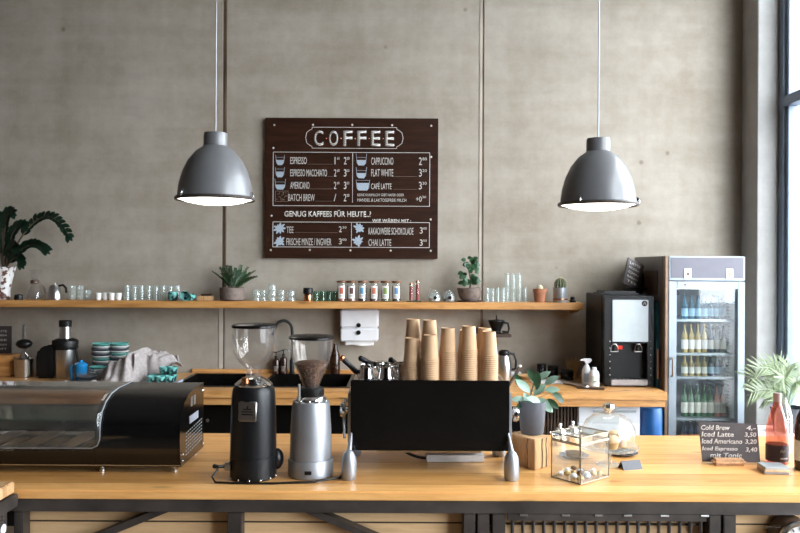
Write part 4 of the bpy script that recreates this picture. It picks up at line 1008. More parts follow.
# faucet
fx = PX(292, 370, 5.64)
fa = thing('kitchen_faucet', (fx, 5.64, ZC), 0, 'black gooseneck faucet behind the two coffee grinders', 'faucet')
B().lathe([(.026, 0), (.026, .008), (.018, .014), (.018, .10), (.014, .11)], seg=20).build('faucet_base', 'black', fa)
pts = [(0, 0, .10), (0, 0, .28)] + [(-.062+.062*math.cos(a), -.02*(1-math.cos(a)), .30+.075*math.sin(a)) for a in [k*PI/10 for k in range(1, 10)]] + [(-.135, -.045, .27)]
pts = [(p_[0]*1.0, p_[1], p_[2]+.02 if i else p_[2]) for i, p_ in enumerate(pts)]
B().tube(pts, .0115, 12).build('spout', 'black', fa)
B().tube([(-.015, 0, .17), (-.05, -.02, .185), (-.11, -.03, .165)], .006).build('lever', 'chrome', fa)
def pump(px, D, label, h=.10, r=.028):
    t = thing('soap_bottle', (PX(px, 370, D), D, ZC), 0, label, 'bottle', 'dark soap bottles behind the grinders')
    B().lathe([(0, 0), (r, 0), (r, h*.8), (r*.9, h*.92), (r*.4, h), (r*.4, h+.01)], seg=20).build('bottle_body', 'amber', t)
    B().lathe([(.012, h+.011), (.012, h+.022), (.004, h+.024), (.004, h+.045), (0, h+.045)], seg=12).box(-.03, .006, -.005, .005, h+.045, h+.053, bev=.002).build('pump', 'black', t)
    B().grid(lambda u, v: ((r+.001)*math.cos(-PI/2-.5+u), (r+.001)*math.sin(-PI/2-.5+u), .02+.04*v), 6, 2).build('label', 'pot_brown', t)
pump(276, 5.645, 'dark soap pump bottle, left of the two behind the grinders', .11)
pump(283.5, 5.645, 'dark soap pump bottle, right of the two behind the grinders', .125)
tag(B().lathe([(0, 0), (.036, 0), (.038, .01), (.038, .14), (.02, .18), (.014, .20), (.014, .225), (0, .225)], seg=22).build('dark_bottle', 'amber', loc=(PX(335, 370, 5.64), 5.645, ZC)), 'tall dark bottle behind the bean hopper, under the towel dispenser', 'bottle')

# ---- back counter, right of espresso machine
ds = thing('dripper_stand', (PX(497, 370, 5.5), 5.58, ZC), 0, 'dark pour-over stand behind the cup stacks, under the shelf', 'coffee stand')
B().box(-.09, .07, -.08, .08, 0, .015, bev=.004).build('stand_base', 'darkwood', ds)
B().box(-.085, -.065, -.01, .01, .015, .29).build('stand_post', 'steel_dark', ds)
B().box(-.125, .105, -.08, .06, .29, .312, bev=.004).build('stand_shelf', 'darkwood', ds)
B().box(-.155, -.10, -.02, .02, .31, .355, bev=.006).build('side_block', 'black', ds)
dr = thing('coffee_dripper', (PX(497.5, 330, 5.5), 5.56, ZC+.3125), 0, 'black pour-over coffee dripper on the dark stand', 'dripper')
B().lathe([(.032, 0), (.036, .006), (.028, .014), (.034, .03), (.058, .085), (.061, .09), (.056, .09), (.03, .035), (0, .03)], seg=28, cap=False).build('dripper_cone', 'black', dr)
B().lathe([(.060, .0905), (.058, .098), (.012, .102), (.006, .105), (.004, .135), (0, .137)], seg=24).build('lid', 'black', dr)
B().tube([(.055, 0, .08), (.085, 0, .075), (.092, 0, .04), (.085, 0, .01), (.04, 0, .015)], .0075).build('handle', 'black', dr)
th = thing('thermos_jug', (PX(505, 370, 5.2), 5.25, ZC), 0, 'steel thermos jug with black lid and handle behind the right cup stack', 'thermos')
B().lathe([(0, 0), (.048, 0), (.052, .006), (.052, .12), (.044, .165), (.034, .19)], seg=28).build('jug_body', 'steel', th)
B().lathe([(.036, .191), (.040, .20), (.036, .22), (.02, .228), (0, .23)], seg=24).build('lid', 'black', th)
B().tube([(.03, 0, .205), (.07, 0, .20), (.085, 0, .15), (.08, 0, .10), (.05, 0, .09)], .008).build('handle', 'black', th)
t = thing('wooden_scoop', (PX(513, 376, 5.05), 5.05, ZC+.012), 0, 'dark brown wooden paddle leaning against the thermos jug', 'paddle')
B().tube([(-.03, 0, -.001), (.03, .02, .085), (.045, .025, .12)], [.010, .012, .011]).build('handle', 'darkwood', t)
B().ball((.05, .027, .128), .013, .012, .01).build('end_cap', 'white', t)
for i, (px, D, r, h) in enumerate(((541.5, 5.55, .033, .095), (553, 5.53, .037, .085), (567, 5.42, .045, .07))):
    t = thing('black_canister', (PX(px, 372, D), D, ZC), 0, ['tall narrow black canister against the wall, left of three', 'medium black canister against the wall, middle of three', 'low wide black canister against the wall, right of three'][i], 'canister', 'black canisters on the back counter')
    B().lathe([(0, 0), (r, 0), (r, h*.72), (r*.94, h*.75)], seg=24).build('canister_body', 'black_satin', t)
    B().lathe([(r*1.02, h*.755), (r*1.02, h*.97), (r*.95, h), (0, h)], seg=24).build('lid', 'black', t)
tag(B().box(-.04, .04, -.03, .03, 0, .03, bev=.004).build('white_box', 'white', loc=(PX(516, 372, 5.55), 5.58, ZC)), 'tiny white box against the wall behind the thermos', 'box')
bk = B()
random.seed(9)
for k in range(46):
    a = random.uniform(0, 2*PI); l_ = random.uniform(.10, .15); bk.tube([(math.cos(a)*.02, math.sin(a)*.02, .005), (math.cos(a)*.075*random.uniform(.3, 1), math.sin(a)*.05, l_)], .0014, 4)
tg = thing('straw_holder', (PX(573, 374, 5.52), 5.545, ZC), 0, 'small pot of fanned beige straws beside the black canisters', 'straw holder')
tag(bk.build('straws', 'straw', tg), kind='stuff')
B().lathe([(0, 0), (.028, 0), (.032, .05), (.029, .05), (.025, .003), (0, .003)], seg=20, cap=False).build('holder', 'backwood', tg)
pc = B()
for k in range(6): pc.box(-.10, .10, -.07, .07, k*.0016, k*.0016+.001, mtx=Matrix.Rotation(random.uniform(-.3, .2), 4, 'Z'))
tag(pc.build('loose_papers', 'paper', loc=(PX(548, 380, 5.25), 5.28, ZC+.0005)), 'loose white paper sheets lying on the back counter behind the plant', 'papers')
tag(B().lathe([(0, 0), (.075, 0), (.09, .022), (.086, .022), (.07, .004), (0, .004)], seg=30, cap=False).build('shallow_dish', 'straw', loc=(PX(531, 376, 5.42), 5.46, ZC+.0005)), 'shallow straw-coloured dish behind the leafy plant', 'dish')
tag(B().tube([(-.07, .13, .014), (.045, -.13, .014)], .013, 14).build('metal_tube', 'steel', loc=(PX(577, 383, 5.1), 5.12, ZC)), 'dark steel tube lying on the back counter left of the spray bottle', 'tube')
tag(B().box(-.09, .09, -.03, .03, 0, .014, bev=.005, mtx=Matrix.Rotation(-.3, 4, 'Z')).build('dark_tongs', 'darkwood', loc=(PX(590, 385, 5.02), 5.0, ZC+.0005)), 'flat dark wooden holder lying before the white bottles', 'utensil')
sb = thing('spray_bottle', (PX(586.5, 380, 5.2), 5.2, ZC), 0, 'white spray bottle with trigger beside the black coffee machine', 'bottle')
B().lathe([(0, 0), (.030, 0), (.032, .005), (.032, .09), (.022, .12), (.012, .135), (.012, .145)], seg=22).build('bottle_body', 'white', sb)
B().prism([(-.012, .146), (.02, .146), (.035, .165), (.028, .178), (-.022, .178), (-.045, .170), (-.045, .162), (-.012, .160)], -.010, .010, 'Y', bev=.002).build('trigger_head', 'white', sb)
B().grid(lambda u, v: (.0328*math.cos(-PI/2-.8+1.6*u), .0328*math.sin(-PI/2-.8+1.6*u), .02+.06*v), 8, 2).build('label', 'sticker', sb)
sb = thing('white_bottle', (PX(594, 383, 5.1), 5.1, ZC), 0, 'white plastic bottle with pale label in front of the coffee machine', 'bottle')
B().lathe([(0, 0), (.032, 0), (.034, .005), (.034, .085), (.028, .105), (.016, .112), (.016, .13), (0, .132)], seg=22).build('bottle_body', 'white', sb)
B().grid(lambda u, v: (.0348*math.cos(-PI/2-.8+1.6*u), .0348*math.sin(-PI/2-.8+1.6*u), .02+.055*v), 8, 2).build('label', 'label_cream', sb)
B().grid(lambda u, v: (.0354*math.cos(-PI/2-.4+.8*u), .0354*math.sin(-PI/2-.4+.8*u), .035+.006*v), 6, 1).build('label_print', 'leaf', sb)

# ---- black coffee machine
cx0, cx1 = PX(604, 340, 5.1), PX(654, 340, 5.1); cxm = (cx0+cx1)/2; cw = (cx1-cx0)/2
hm = PZ(630, 295, 5.1)-ZC
cm = thing('bean_to_cup_machine', (cxm, 5.1, ZC), 0, 'tall black coffee dispenser with pale grey front panel on the back counter', 'coffee machine')
B().box(-cw, cw, .06, .50, .012, hm, bev=.006).build('body', 'black', cm)
q = B()
q.box(-cw, -cw+.045, .0, .058, .012, hm-.005, bev=.004).box(cw-.045, cw, .0, .058, .012, hm-.005, bev=.004)
q.build('front_pillar', 'black_satin', cm)
def cpx(px): return PX(px, 340, 5.08)-cxm
def cpz(py): return PZ(630, py, 5.08)-ZC
B().box(-cw+.046, cw-.046, .002, .058, cpz(343.5), hm-.006, bev=.003).build('upper_door', 'black_satin', cm)
B().box(cpx(613), cpx(649), -.006, .001, cpz(342), cpz(300), bev=.002).build('front_panel', 'greypanel', cm)
B().lathe([(0, 0), (.019, 0), (.019, .003), (0, .003)], mtx=Matrix.Translation((cpx(645), -.007, cpz(303.5))) @ RX, seg=22).build('round_badge', 'black', cm)
q = B().tube([(cpx(645)-.008, -.0108, cpz(304.5)), (cpx(645), -.0108, cpz(302)), (cpx(645)+.008, -.0108, cpz(304.5))], .0015, 5); q.build('badge_mark', 'chalk', cm)
for a, c in ((611.5, 619), (635.5, 643)):
    x0, x1 = cpx(a), cpx(c); B().tube([(x0, .0, cpz(352)), (x0+.006, .0, cpz(346)), (x0+.018, .0, cpz(344.5)), (x1-.014, 0, cpz(344.5)), (x1, 0, cpz(348)), (x1, 0, cpz(352)), (x0, 0, cpz(352))], .0028, 6).build('spout_frame', 'steel', cm)
B().box(cpx(620.5), cpx(625.5), .050, .056, cpz(350.5), cpz(347)).build('display', 'display_red', cm)
B().box(-cw+.046, cw-.046, -.02, .058, .012, .05, bev=.004).build('drip_tray', 'grey', cm)
q = B()
for k in range(9): q.box(-cw+.06+k*.028, -cw+.072+k*.028, -.015, .055, .0505, .053)
q.build('tray_grille', 'steel_dark', cm)
B().lathe([(.018, 0), (.018, .05)], c=(cpx(616), .03, cpz(352)), seg=14).lathe([(.018, 0), (.018, .05)], c=(cpx(640), .03, cpz(352)), seg=14).build('spouts', 'black', cm)
for x in (-cw+.03, cw-.03):
    for y in (.04, .45): B().lathe([(.015, 0), (.015, .012)], c=(x, y, 0), seg=12).build('foot', 'black', cm)
q = B()
for k in range(6): q.ball((cw-.022, -.002, .08+.045*k), .004, seg=8)
for k in range(6): q.ball((-cw+.04, -.002, .08+.045*k), .004, seg=8)
q.build('edge_studs', 'steel', cm)
tag(B().box(-.14, .12, -.10, .10, 0, .010, bev=.003).box(-.12, .10, -.09, .085, .0105, .022, bev=.003, mtx=Matrix.Rotation(.08, 4, 'Z')).build('black_folders', 'black_satin', loc=(cxm-.03, 5.28, ZC+hm+.001)), 'flat black folders lying on top of the black coffee machine', 'folders')
lc = thing('leaning_chalkboard', (PX(632, 292, 5.25), 5.28, ZC+hm+.024), .35, 'small dark chalkboard tilted on top of the black coffee machine', 'chalkboard')
tm = Matrix.Rotation(.42, 4, 'Y') @ Matrix.Rotation(-.25, 4, 'X') @ Matrix.Diagonal((1.15, 1, 1.15, 1))
B().box(-.065, .065, 0, .012, .02, .20, bev=.003, mtx=tm).build('board', 'slate', lc)
for i, s_ in enumerate(('LATTE', 'MOKKA', 'CHAI', 'KAKAO', 'TEE')): text(s_, -.045, .035, .165-.03*i, .18-.03*i, -.001, 'chalk', lc, 'chalk_text', mtx=tm)
B().box(.045, .115, .03, .05, .02, .17, bev=.003, mtx=tm).box(-.02, .13, -.01, .06, -.001, .022, bev=.003).build('stand', 'black', lc)

# ================================================================ FRIDGE
DFR = 5.0
fx0, fx1 = PX(664.5, 340, DFR), PX(744, 340, DFR); fm = (fx0+fx1)/2; fw = (fx1-fx0)/2
fz = PZ(705, 256.2, DFR)
def fpx(px, D=DFR): return PX(px, 340, D)-fm
def fpz(py, D=DFR): return PZ(705, py, D)
fg = thing('drinks_fridge', (fm, DFR, 0), 0, 'tall glass-door drinks fridge with pale frame and grey header beside the window', 'fridge')
t_ = .03; dd = .64
B().box(-fw, -fw+t_, .045, dd, .03, fz, bev=.003).build('side_wall', 'fridge_side', fg)
B().box(fw-t_, fw, .045, dd, .03, fz, bev=.003).build('side_wall', 'fridge_side', fg)
B().box(-fw+t_, fw-t_, dd-.03, dd, .03, fz, bev=0).build('rear_wall', 'fridge_inside', fg)
B().box(-fw+t_, -fw+t_+.006, .05, dd-.031, .12, fpz(284)).box(fw-t_-.006, fw-t_, .05, dd-.031, .12, fpz(284)).build('inner_liner', 'fridge_inside', fg)
B().box(-fw+t_, fw-t_, .045, dd-.03, .03, .118).build('plinth', 'fridge_side', fg)
B().box(-fw+t_, fw-t_, .045, dd-.03, fpz(284), fz, bev=0).build('top_box', 'fridge_side', fg)
hx0 = fpx(668)
q = B().box(hx0, fw, -.012, .043, fpz(280.5), fz, bev=.003); q.build('header', 'fridge_frame', fg)
hd = B().box(hx0+.012, fw-.012, -.016, -.0125, fpz(278), fz-.010, bev=.001).build('header_panel', 'header', fg)
for px in (686.5, 728): 
    tgp = B().box(fpx(px-3.5), fpx(px+3.5), -.020, -.0165, fpz(279), fpz(268.5)).build('price_tag', 'white', fg)
    B().lathe([(0, 0), (.010, 0), (.010, .001), (0, .001)], mtx=Matrix.Translation((fpx(px), -.0203, fpz(274))) @ RX, seg=12).build('tag_print', 'pot_brown' if px < 700 else 'straw', tgp)
B().box(-fw, hx0-.001, -.008, .043, .03, fz, bev=.003).build('brown_edge', 'brown_edge', fg)  # reflected brown put into the strip's own colour
dr_ = thing('door', (0, 0, 0)); dr_.parent = fg
zt_, zb_ = fpz(281.5), .10
gx0_, gx1_ = fpx(676), fpx(737)
q = B().box(hx0, gx0_, -.012, .043, zb_, zt_, bev=.003).box(gx1_, fw, -.012, .043, zb_, zt_, bev=.003).box(gx0_, gx1_, -.012, .043, fpz(288.5), zt_, bev=.003).box(gx0_, gx1_, -.012, .043, zb_, zb_+.06, bev=.003)
q.build('door_frame', 'fridge_frame', dr_)
B().box(gx0_, gx1_, .012, .018, zb_+.06, fpz(288.5)).build('door_glass', 'glass', dr_)
B().tube([(fpx(671), -.014, fpz(376)), (fpx(670.5), -.045, fpz(375)), (fpx(670.5), -.045, fpz(359)), (fpx(671), -.014, fpz(358))], .006).build('handle', 'brown_edge', dr_)
B().ball((fpx(684.5), -.012, fpz(284.8)), .007, .004, .007).build('lock', 'brown_edge', dr_)
B().lathe([(0, 0), (.017, 0), (.017, .001), (0, .001)], mtx=Matrix.Translation((fpx(677.5), .0115, fpz(293))) @ RX, seg=18).build('round_sticker', 'black', dr_)
levels = [fpz(319.5, 5.12), fpz(353, 5.12), fpz(376.5, 5.12), fpz(417.5, 5.12), fpz(446, 5.12)]
for z in levels:
    B().box(-fw+t_+.008, fw-t_-.008, .07, dd-.05, z-.006, z, bev=0).box(-fw+t_+.008, fw-t_-.008, .062, .069, z-.010, z+.006).build('shelf', 'fridge_frame', fg)
B().tube([(-fw+t_+.02, .10, fpz(285)-.02), (fw-t_-.02, .10, fpz(285)-.02)], .009, 10).build('added_light_tube', 'tube', fg)  # added glowing tube, an unseen source to brighten the fridge interior
B().tube([(-fw+t_+.018, .075, .25), (-fw+t_+.018, .075, fpz(292))], .006, 8).build('added_light_tube', 'tube', fg)  # second added glow, upright along the left liner
q = B()
k = .2
while k < fpz(300): q.box(fw-t_-.018, fw-t_-.0065, .12, .55, k, k+.008); k += .022
q.build('side_louvres', 'chrome', fg)
B().box(-.05, .06, dd-.042, dd-.031, .2, fpz(290)).build('air_duct', 'white', fg)
M['bot_teal'] = pm('teal_bottle_glass', (.008, .10, .17), .15, var=.3)
M['bot_yellow'] = pm('yellow_juice_bottle', (.36, .27, .10), .2, var=.3)
M['bot_gold'] = pm('golden_bottle', (.30, .22, .07), .2, var=.4)
M['bot_dark'] = pm('dark_blue_bottle', (.03, .05, .10), .2, var=.4)
M['bot_green'] = pm('green_bottle_glass', (.03, .10, .045), .15, var=.4)
M['bot_pink'] = pm('pink_bottle', (.42, .20, .16), .2, var=.3)
M['lab_blue'] = pm('pale_blue_label', (.30, .52, .68), .6)
def bottle_proto(h, r, body, lab_m, cap_m):
    r_ = thing('drink_bottle', (0, 0, 0))
    B().lathe([(0, 0), (r*.95, 0), (r, .004), (r, h*.52), (r*.85, h*.62), (r*.42, h*.76), (r*.38, h*.95), (0, h*.95)], seg=18).build('bottle_body', body, r_)
    B().lathe([(r*.44, h*.951), (r*.44, h), (0, h)], seg=12).build('cap', cap_m, r_)
    B().lathe([(r+.0008, h*.12), (r+.0008, h*.45)], seg=18, cap=False).build('label', lab_m, r_)
    return r_
def fill(level, px_list, D, proto, lab, grp):
    first = True
    for i, px in enumerate(px_list):
        loc = (PX(px, 340, D), D, levels[level]+.0008); lb = lab % ORD[i]
        if first: proto.location = loc; tag(proto, lb, 'bottle', grp); first = False
        else: dup(proto, loc=loc, label=lb)
X7 = [684.5, 691, 697.5, 704, 710.5, 717, 723]
hT = (fpz(289, 5.2)-levels[0])*.80
fill(0, X7, 5.16, bottle_proto(hT, .021, 'bot_teal', 'lab_blue', 'bot_teal'), 'teal bottle, %s on the top fridge shelf', 'teal bottles on the top fridge shelf')
h2 = (levels[0]-levels[1])*.85
fill(1, X7[:4], 5.16, bottle_proto(h2, .021, 'bot_yellow', 'paper', 'gold'), 'yellow bottle with white label, %s on the second fridge shelf', 'yellow bottles on the second fridge shelf')
fill(1, X7[4:], 5.16, bottle_proto(h2, .021, 'bot_dark', 'paper', 'white'), 'dark bottle with white label, %s of the dark ones, second fridge shelf', 'dark bottles on the second fridge shelf')
h3 = (levels[1]-levels[2])*.86
fill(2, X7[:4], 5.16, bottle_proto(h3, .020, 'bot_gold', 'label_cream', 'gold'), 'golden bottle, %s on the middle fridge shelf', 'golden bottles on the middle fridge shelf')
fill(2, X7[4:], 5.16, bottle_proto(h3, .020, 'bot_dark', 'lab_blue', 'white'), 'dark blue bottle, %s of the dark ones, middle fridge shelf', 'dark blue bottles on the middle fridge shelf')
h4 = (levels[2]-levels[3])*.78
fill(3, X7[:5], 5.16, bottle_proto(h4, .021, 'bot_green', 'label_cream', 'leaf'), 'green bottle with cream label, %s on the fourth fridge shelf', 'green bottles on the fourth fridge shelf')
fill(3, X7[5:], 5.16, bottle_proto(h4, .021, 'bot_pink', 'label_cream', 'darkwood'), 'pink bottle with cream label, %s of two on the fourth fridge shelf', 'pink bottles on the fourth fridge shelf')
fill(4, X7, 5.16, bottle_proto((levels[3]-levels[4])*.85, .021, 'bot_dark', 'orange_fruit', 'white'), 'dark bottle with orange label, %s on the lowest visible fridge shelf', 'dark bottles on the lowest visible fridge shelf')
# teal cloth hanging on the fridge side
ap = B()
def apr(u, v):
    y = 5.09+.17*u; z = 1.49-.62*v
    return (fm-fw-.012+.005*math.sin(u*14+v*3), y, z)
ap.grid(apr, 24, 20)
hk = thing('hanging_apron', (0, 0, 0), 0, 'dark teal cloth hanging on the fridge side next to the coffee machine', 'cloth')
ap.build('cloth', 'tealcloth', hk, solid=.004, ang=80)
B().grid(lambda u, v: (fm-fw-.021+.002*math.sin(u*9), 5.055+.03*u, 1.18-.20*v), 6, 8).build('pink_trim', 'pink', hk, solid=.003)
B().tube([(fm-fw-.006, 5.17, 1.50), (fm-fw-.022, 5.17, 1.50), (fm-fw-.022, 5.17, 1.515)], .005).build('hook', 'steel', hk)
sp_ = thing('side_poster', (fm-fw-.006, 5.33, 1.60), 0, 'small dark patterned poster stuck on the upper fridge side', 'poster')
B().box(0, .004, -.20, .20, -.06, .10).build('poster_sheet', 'darkwood', sp_)
q = B()
random.seed(8)
for k in range(4):
    for j in range(5):
        y = -.17+.07*j; q.box(-.001, -.0002, y, y+random.uniform(.02, .05), .07-.035*k, .076-.035*k)
q.build('poster_lines', 'chalk_dim', sp_)

# ================================================================ WINDOW BENCH AND PALM
wb = thing('window_bench', (2.3, 4.45, 0), 0, 'dark brown bench with pale top beneath the window at the far right', 'bench')
bx0 = PX(738, 440, 4.6)-2.3
B().box(bx0, .40, -.13, .16, .0, .745, bev=.004).build('bench_body', 'darkwood', wb)
B().box(bx0-.006, .405, -.14, .165, .746, .767, bev=.003).build('bench_top', 'paper', wb)
pm_ = thing('potted_palm', (2.28, 4.46, .7675), 0, 'pale green feathery palm in a grey pot on the window bench', 'potted plant')
B().lathe([(0, 0), (.075, 0), (.095, .14), (.088, .14), (.07, .01), (0, .12)], seg=26, cap=False).build('pot', 'potgrey', pm_)
random.seed(14)
tips = [((748, 377), .02), ((757, 369), -.05), ((772, 366), .05), ((790, 367), 0), ((815, 372), -.04), ((752, 392), -.08), ((765, 398), .03), ((800, 385), -.1), ((820, 392), .08), ((782, 378), -.12)]
for (tip, dy) in tips:
    D = 4.46+dy
    e = Vector((PX(tip[0], tip[1], D)-2.28, dy, PZ(tip[0], tip[1], D)-.7675)); a = Vector((0, 0, .11))
    c = Vector((e.x*.25, dy*.3, e.z*1.05+.04))
    P_ = [a*(1-t)**2+c*2*t*(1-t)+e*t*t for t in [k/14 for k in range(15)]]
    B().tube(P_, [.004-.0025*k/14 for k in range(15)], 5).build('stem', 'leaf_pale', pm_)
    f = B()
    for k in range(4, 15):
        d = (P_[k]-P_[k-1]).normalized(); sd = d.cross(Vector((0, 1, 0))).normalized()
        for s_ in (-1, 1):
            for h_ in (0, .5):
                f.leaf(P_[k]-d*.012*h_*2, d*.9+sd*s_*.9+Vector((0, random.uniform(-.5, .3), -.15)), random.uniform(.07, .11), .0065, up=(0, -1, .3), droop=.25)
    f.build('frond', 'leaf_pale', pm_)

# ================================================================ FRONT COUNTER RIGHT
# oak block + plant
bkx, bky = (PX(509, 462, 3.118)+PX(551, 468, 3.03))/2, (3.118+3.03)/2+.075
ang_ = math.atan2(2.97-3.118, PX(534.5, 472, 2.97)-PX(509, 462, 3.118))
fcx, fcy = PX(534.5, 472, 2.99), 2.985
wbk = thing('oak_block', (fcx, fcy, ZC), 0, 'square raw oak block with cracks carrying the grey plant pot', 'wood block')
A_ = Vector((PX(509, 462, 3.10)-fcx, 3.10-fcy)); A2 = Vector((PX(550.5, 467, 3.05)-fcx, 3.055-fcy))
poly = [(0, 0), (A2.x, A2.y), (A_.x+A2.x, A_.y+A2.y), (A_.x, A_.y)]
B().prism(poly, 0, .122, 'Z', bev=.003).build('block', 'blockwood', wbk)
q = B()
for (p_, s_) in ((A_*.28, A_), (A2*.45, A2), (A2*.72, A2)):
    n_ = Vector((s_.y, -s_.x)).normalized()*(.0012 if s_ is A_ else -.0012)
    if n_.y > 0: n_ = -n_
    q.tube([(p_.x+n_.x, p_.y+n_.y, .003), (p_.x+n_.x+.003, p_.y+n_.y, .05), (p_.x+n_.x-.002, p_.y+n_.y, .09), (p_.x+n_.x+.001, p_.y+n_.y, .12)], .0016, 5)
q.build('crack', 'darkwood', wbk)
pcx, pcy = PX(532, 438, 3.10), 3.10
gp_ = thing('rubber_plant', (pcx, pcy, ZC+.1225), 0, 'young plant with pale blue-green leaves in a slate grey pot on the oak block', 'potted plant')
B().lathe([(0, 0), (.043, 0), (.046, .004), (.0565, .128), (.0565, .133), (.052, .133), (.049, .115), (0, .115)], seg=40, cap=False).build('pot', 'potgrey', gp_)
B().lathe([(0, .118), (.05, .117)], seg=24, cap=False).build('soil', 'soil', gp_)
lv = [((538, 372), (535, 390), .055), ((545, 384), (552, 378), .05), ((530, 392), (518, 380), .06), ((552, 392), (560, 398), .05), ((526, 400), (516, 398), .05), ((540, 398), (548, 408), .055), ((522, 388), (514, 372), .05),
      ((545, 390), (558, 388), .045), ((530, 405), (520, 412), .04), ((536, 382), (528, 370), .05), ((540, 404), (532, 398), .05), ((524, 393), (530, 404), .055), ((548, 399), (556, 406), .045), ((534, 395), (542, 386), .05), ((537, 380), (546, 372), .05),
      ((528, 408), (519, 404), .045), ((544, 403), (552, 409), .045)]
random.seed(4)
top = Vector((PX(535, 376, 3.1)-pcx, 0, PZ(535, 376, 3.1)-gp_.location.z))
P_ = [Vector((0, 0, .11)), Vector((-.006, 0, .16)), Vector((.008, 0, .21)), top]
B().tube(P_, [.004, .0035, .003, .002], 7).build('stem', 'stem', gp_)
for i, (a_, b2, L) in enumerate(lv):
    dy = random.uniform(-.045, .03); D = 3.1+dy
    a = Vector((PX(a_[0], a_[1], D)-pcx, dy, PZ(a_[0], a_[1], D)-gp_.location.z)); e = Vector((PX(b2[0], b2[1], D)-pcx, dy-.02, PZ(b2[0], b2[1], D)-gp_.location.z))
    if a.z < .13: a.z = .13
    zs_ = min(max(a.z-.03, .11), .24)
    lf = B(); lf.tube([(0, 0, zs_), a], .0012, 5); lf.leaf(a, (e-a), L*1.3, L*.60, up=(random.uniform(-.5, .5), -1, .5), droop=.25, fold=.22)
    lf.build('leaf', 'leaf_blue' if i % 3 else 'leaf', gp_)
# glass box
c0 = ON(580.5, 485.5); c1 = ON(551.5, 477.5); c2 = ON(599.8, 475.5)
c0 = Vector(c0); c1 = Vector(c1); c2 = Vector(c2)
e1 = (c1-c0); e2 = (c2-c0); e2 = Vector((-e1.y, e1.x)).normalized()*-e2.length if Vector((-e1.y, e1.x)).dot(e2) < 0 else Vector((-e1.y, e1.x)).normalized()*e2.length
gb = thing('glass_cookie_box', (c0.x, c0.y, ZC), 0, 'clear glass box with thin brass edges and lid, shells and trinkets inside', 'glass box')
hb = PZ(552, 431.5, c1.y)-ZC; hl = hb-.028
def q3(p_, z): return (p_.x, p_.y, z)
O_ = Vector((0, 0)); cs = [O_, e2, e1+e2, e1]
fr = B()
for i in range(4):
    a, c = cs[i], cs[(i+1) % 4]
    for z in (.004, hl-.003): fr.tube([q3(a, z), q3(c, z)], .0022, 6)
    fr.tube([q3(a, .004), q3(a, hl-.003)], .0022, 6)
fr.build('box_edges', 'brassline', gb)
def pane(bb, a, c, z0, z1):
    d = (c-a); n_ = Vector((-d.y, d.x)).normalized()*.001
    bb.prism([(a.x+n_.x, a.y+n_.y), (c.x+n_.x, c.y+n_.y), (c.x-n_.x, c.y-n_.y), (a.x-n_.x, a.y-n_.y)], z0, z1, 'Z')
for i in range(4):
    g = B(); pane(g, cs[i], cs[(i+1) % 4], .005, hl-.004); g.build('glass_side', 'glass', gb)
g = B().prism([tuple(c) for c in cs], .001, .003, 'Z'); g.build('glass_bottom', 'glass', gb)
ld = thing('lid', (0, 0, 0)); ld.parent = gb
fr = B()
for i in range(4):
    a, c = cs[i], cs[(i+1) % 4]
    for z in (hl+.002, hb-.002): fr.tube([q3(a, z), q3(c, z)], .0022, 6)
    fr.tube([q3(a, hl+.002), q3(a, hb-.002)], .0022, 6)
fr.build('lid_edges', 'brassline', ld)
g = B()
for i in range(4): pane(g, cs[i], cs[(i+1) % 4], hl+.003, hb-.003)
g.prism([tuple(c) for c in cs], hb-.002, hb, 'Z'); g.build('lid_glass', 'glass', ld)
random.seed(6)
cen = (e1+e2)*.5
kinds = [('gold', 'golden shell'), ('white_ceramic', 'white shell'), ('gold', 'golden shell'), ('paper', 'crumpled white paper'), ('sticker', 'pale grey shell'), ('cookie', 'dark brown shell')]
for k in range(14):
    u, v = .16+.68*((k % 4)/3), .16+.68*((k//4)/3)
    p_ = e1*u+e2*v; m_, nm = kinds[k % 6]
    o = B().ball((0, 0, 0), random.uniform(.010, .017), random.uniform(.010, .015), random.uniform(.006, .012), 10).build('shell', m_, loc=(c0.x+p_.x, c0.y+p_.y, ZC+.016+.004*(k % 3)), rot=(0, random.uniform(-.5, .5), random.uniform(0, 3)))
    tag(o, '%s inside the glass box, %s row, %s across' % (nm, ['first', 'second', 'third', 'back'][k//4], ['first', 'second', 'third', 'fourth'][k % 4]), 'shell', 'shells in the glass box')
# cake stand and dome
ccx, ccy = PX(609, 465, 3.07), 3.08
cs_ = thing('cake_stand', (ccx, ccy, ZC), 0, 'clear glass cake stand with pedestal foot, carrying muffins', 'cake stand')
R = .118; zp = PZ(609, 446, ccy-.0)-ZC-.003
B().lathe([(0, .004), (.050, .0), (.052, .003), (.030, .012), (.012, .022), (.010, zp-.03), (.018, zp-.012), (R, zp-.003), (R+.002, zp+.004), (R-.002, zp+.004), (R-.006, zp), (0, zp)], seg=48, cap=False).build('stand_body', 'glass_clear_soft', cs_, ang=50)
dm = thing('glass_dome', (ccx, ccy, ZC+zp+.0045), 0, 'clear glass dome with round knob covering the muffins on the cake stand', 'cake dome')
hd_ = PZ(609, 413, ccy)-ZC-zp-.004; Rd = .108
pr = [(Rd, 0), (Rd, hd_*.30), (Rd*.96, hd_*.55), (Rd*.84, hd_*.76), (Rd*.62, hd_*.91), (Rd*.35, hd_*.985), (.010, hd_)]
B().lathe(pr+[(max(r_-.0028, .004), z_-.002 if z_ > 0 else 0) for r_, z_ in pr[::-1]], seg=56, cap=False).build('dome_glass', 'glass', dm, ang=60)
B().lathe([(.008, hd_), (.010, hd_+.006), (.020, hd_+.012), (.025, hd_+.024), (.020, hd_+.036), (.008, hd_+.041), (0, hd_+.042)], seg=26).build('knob', 'chrome', dm)
mf = None
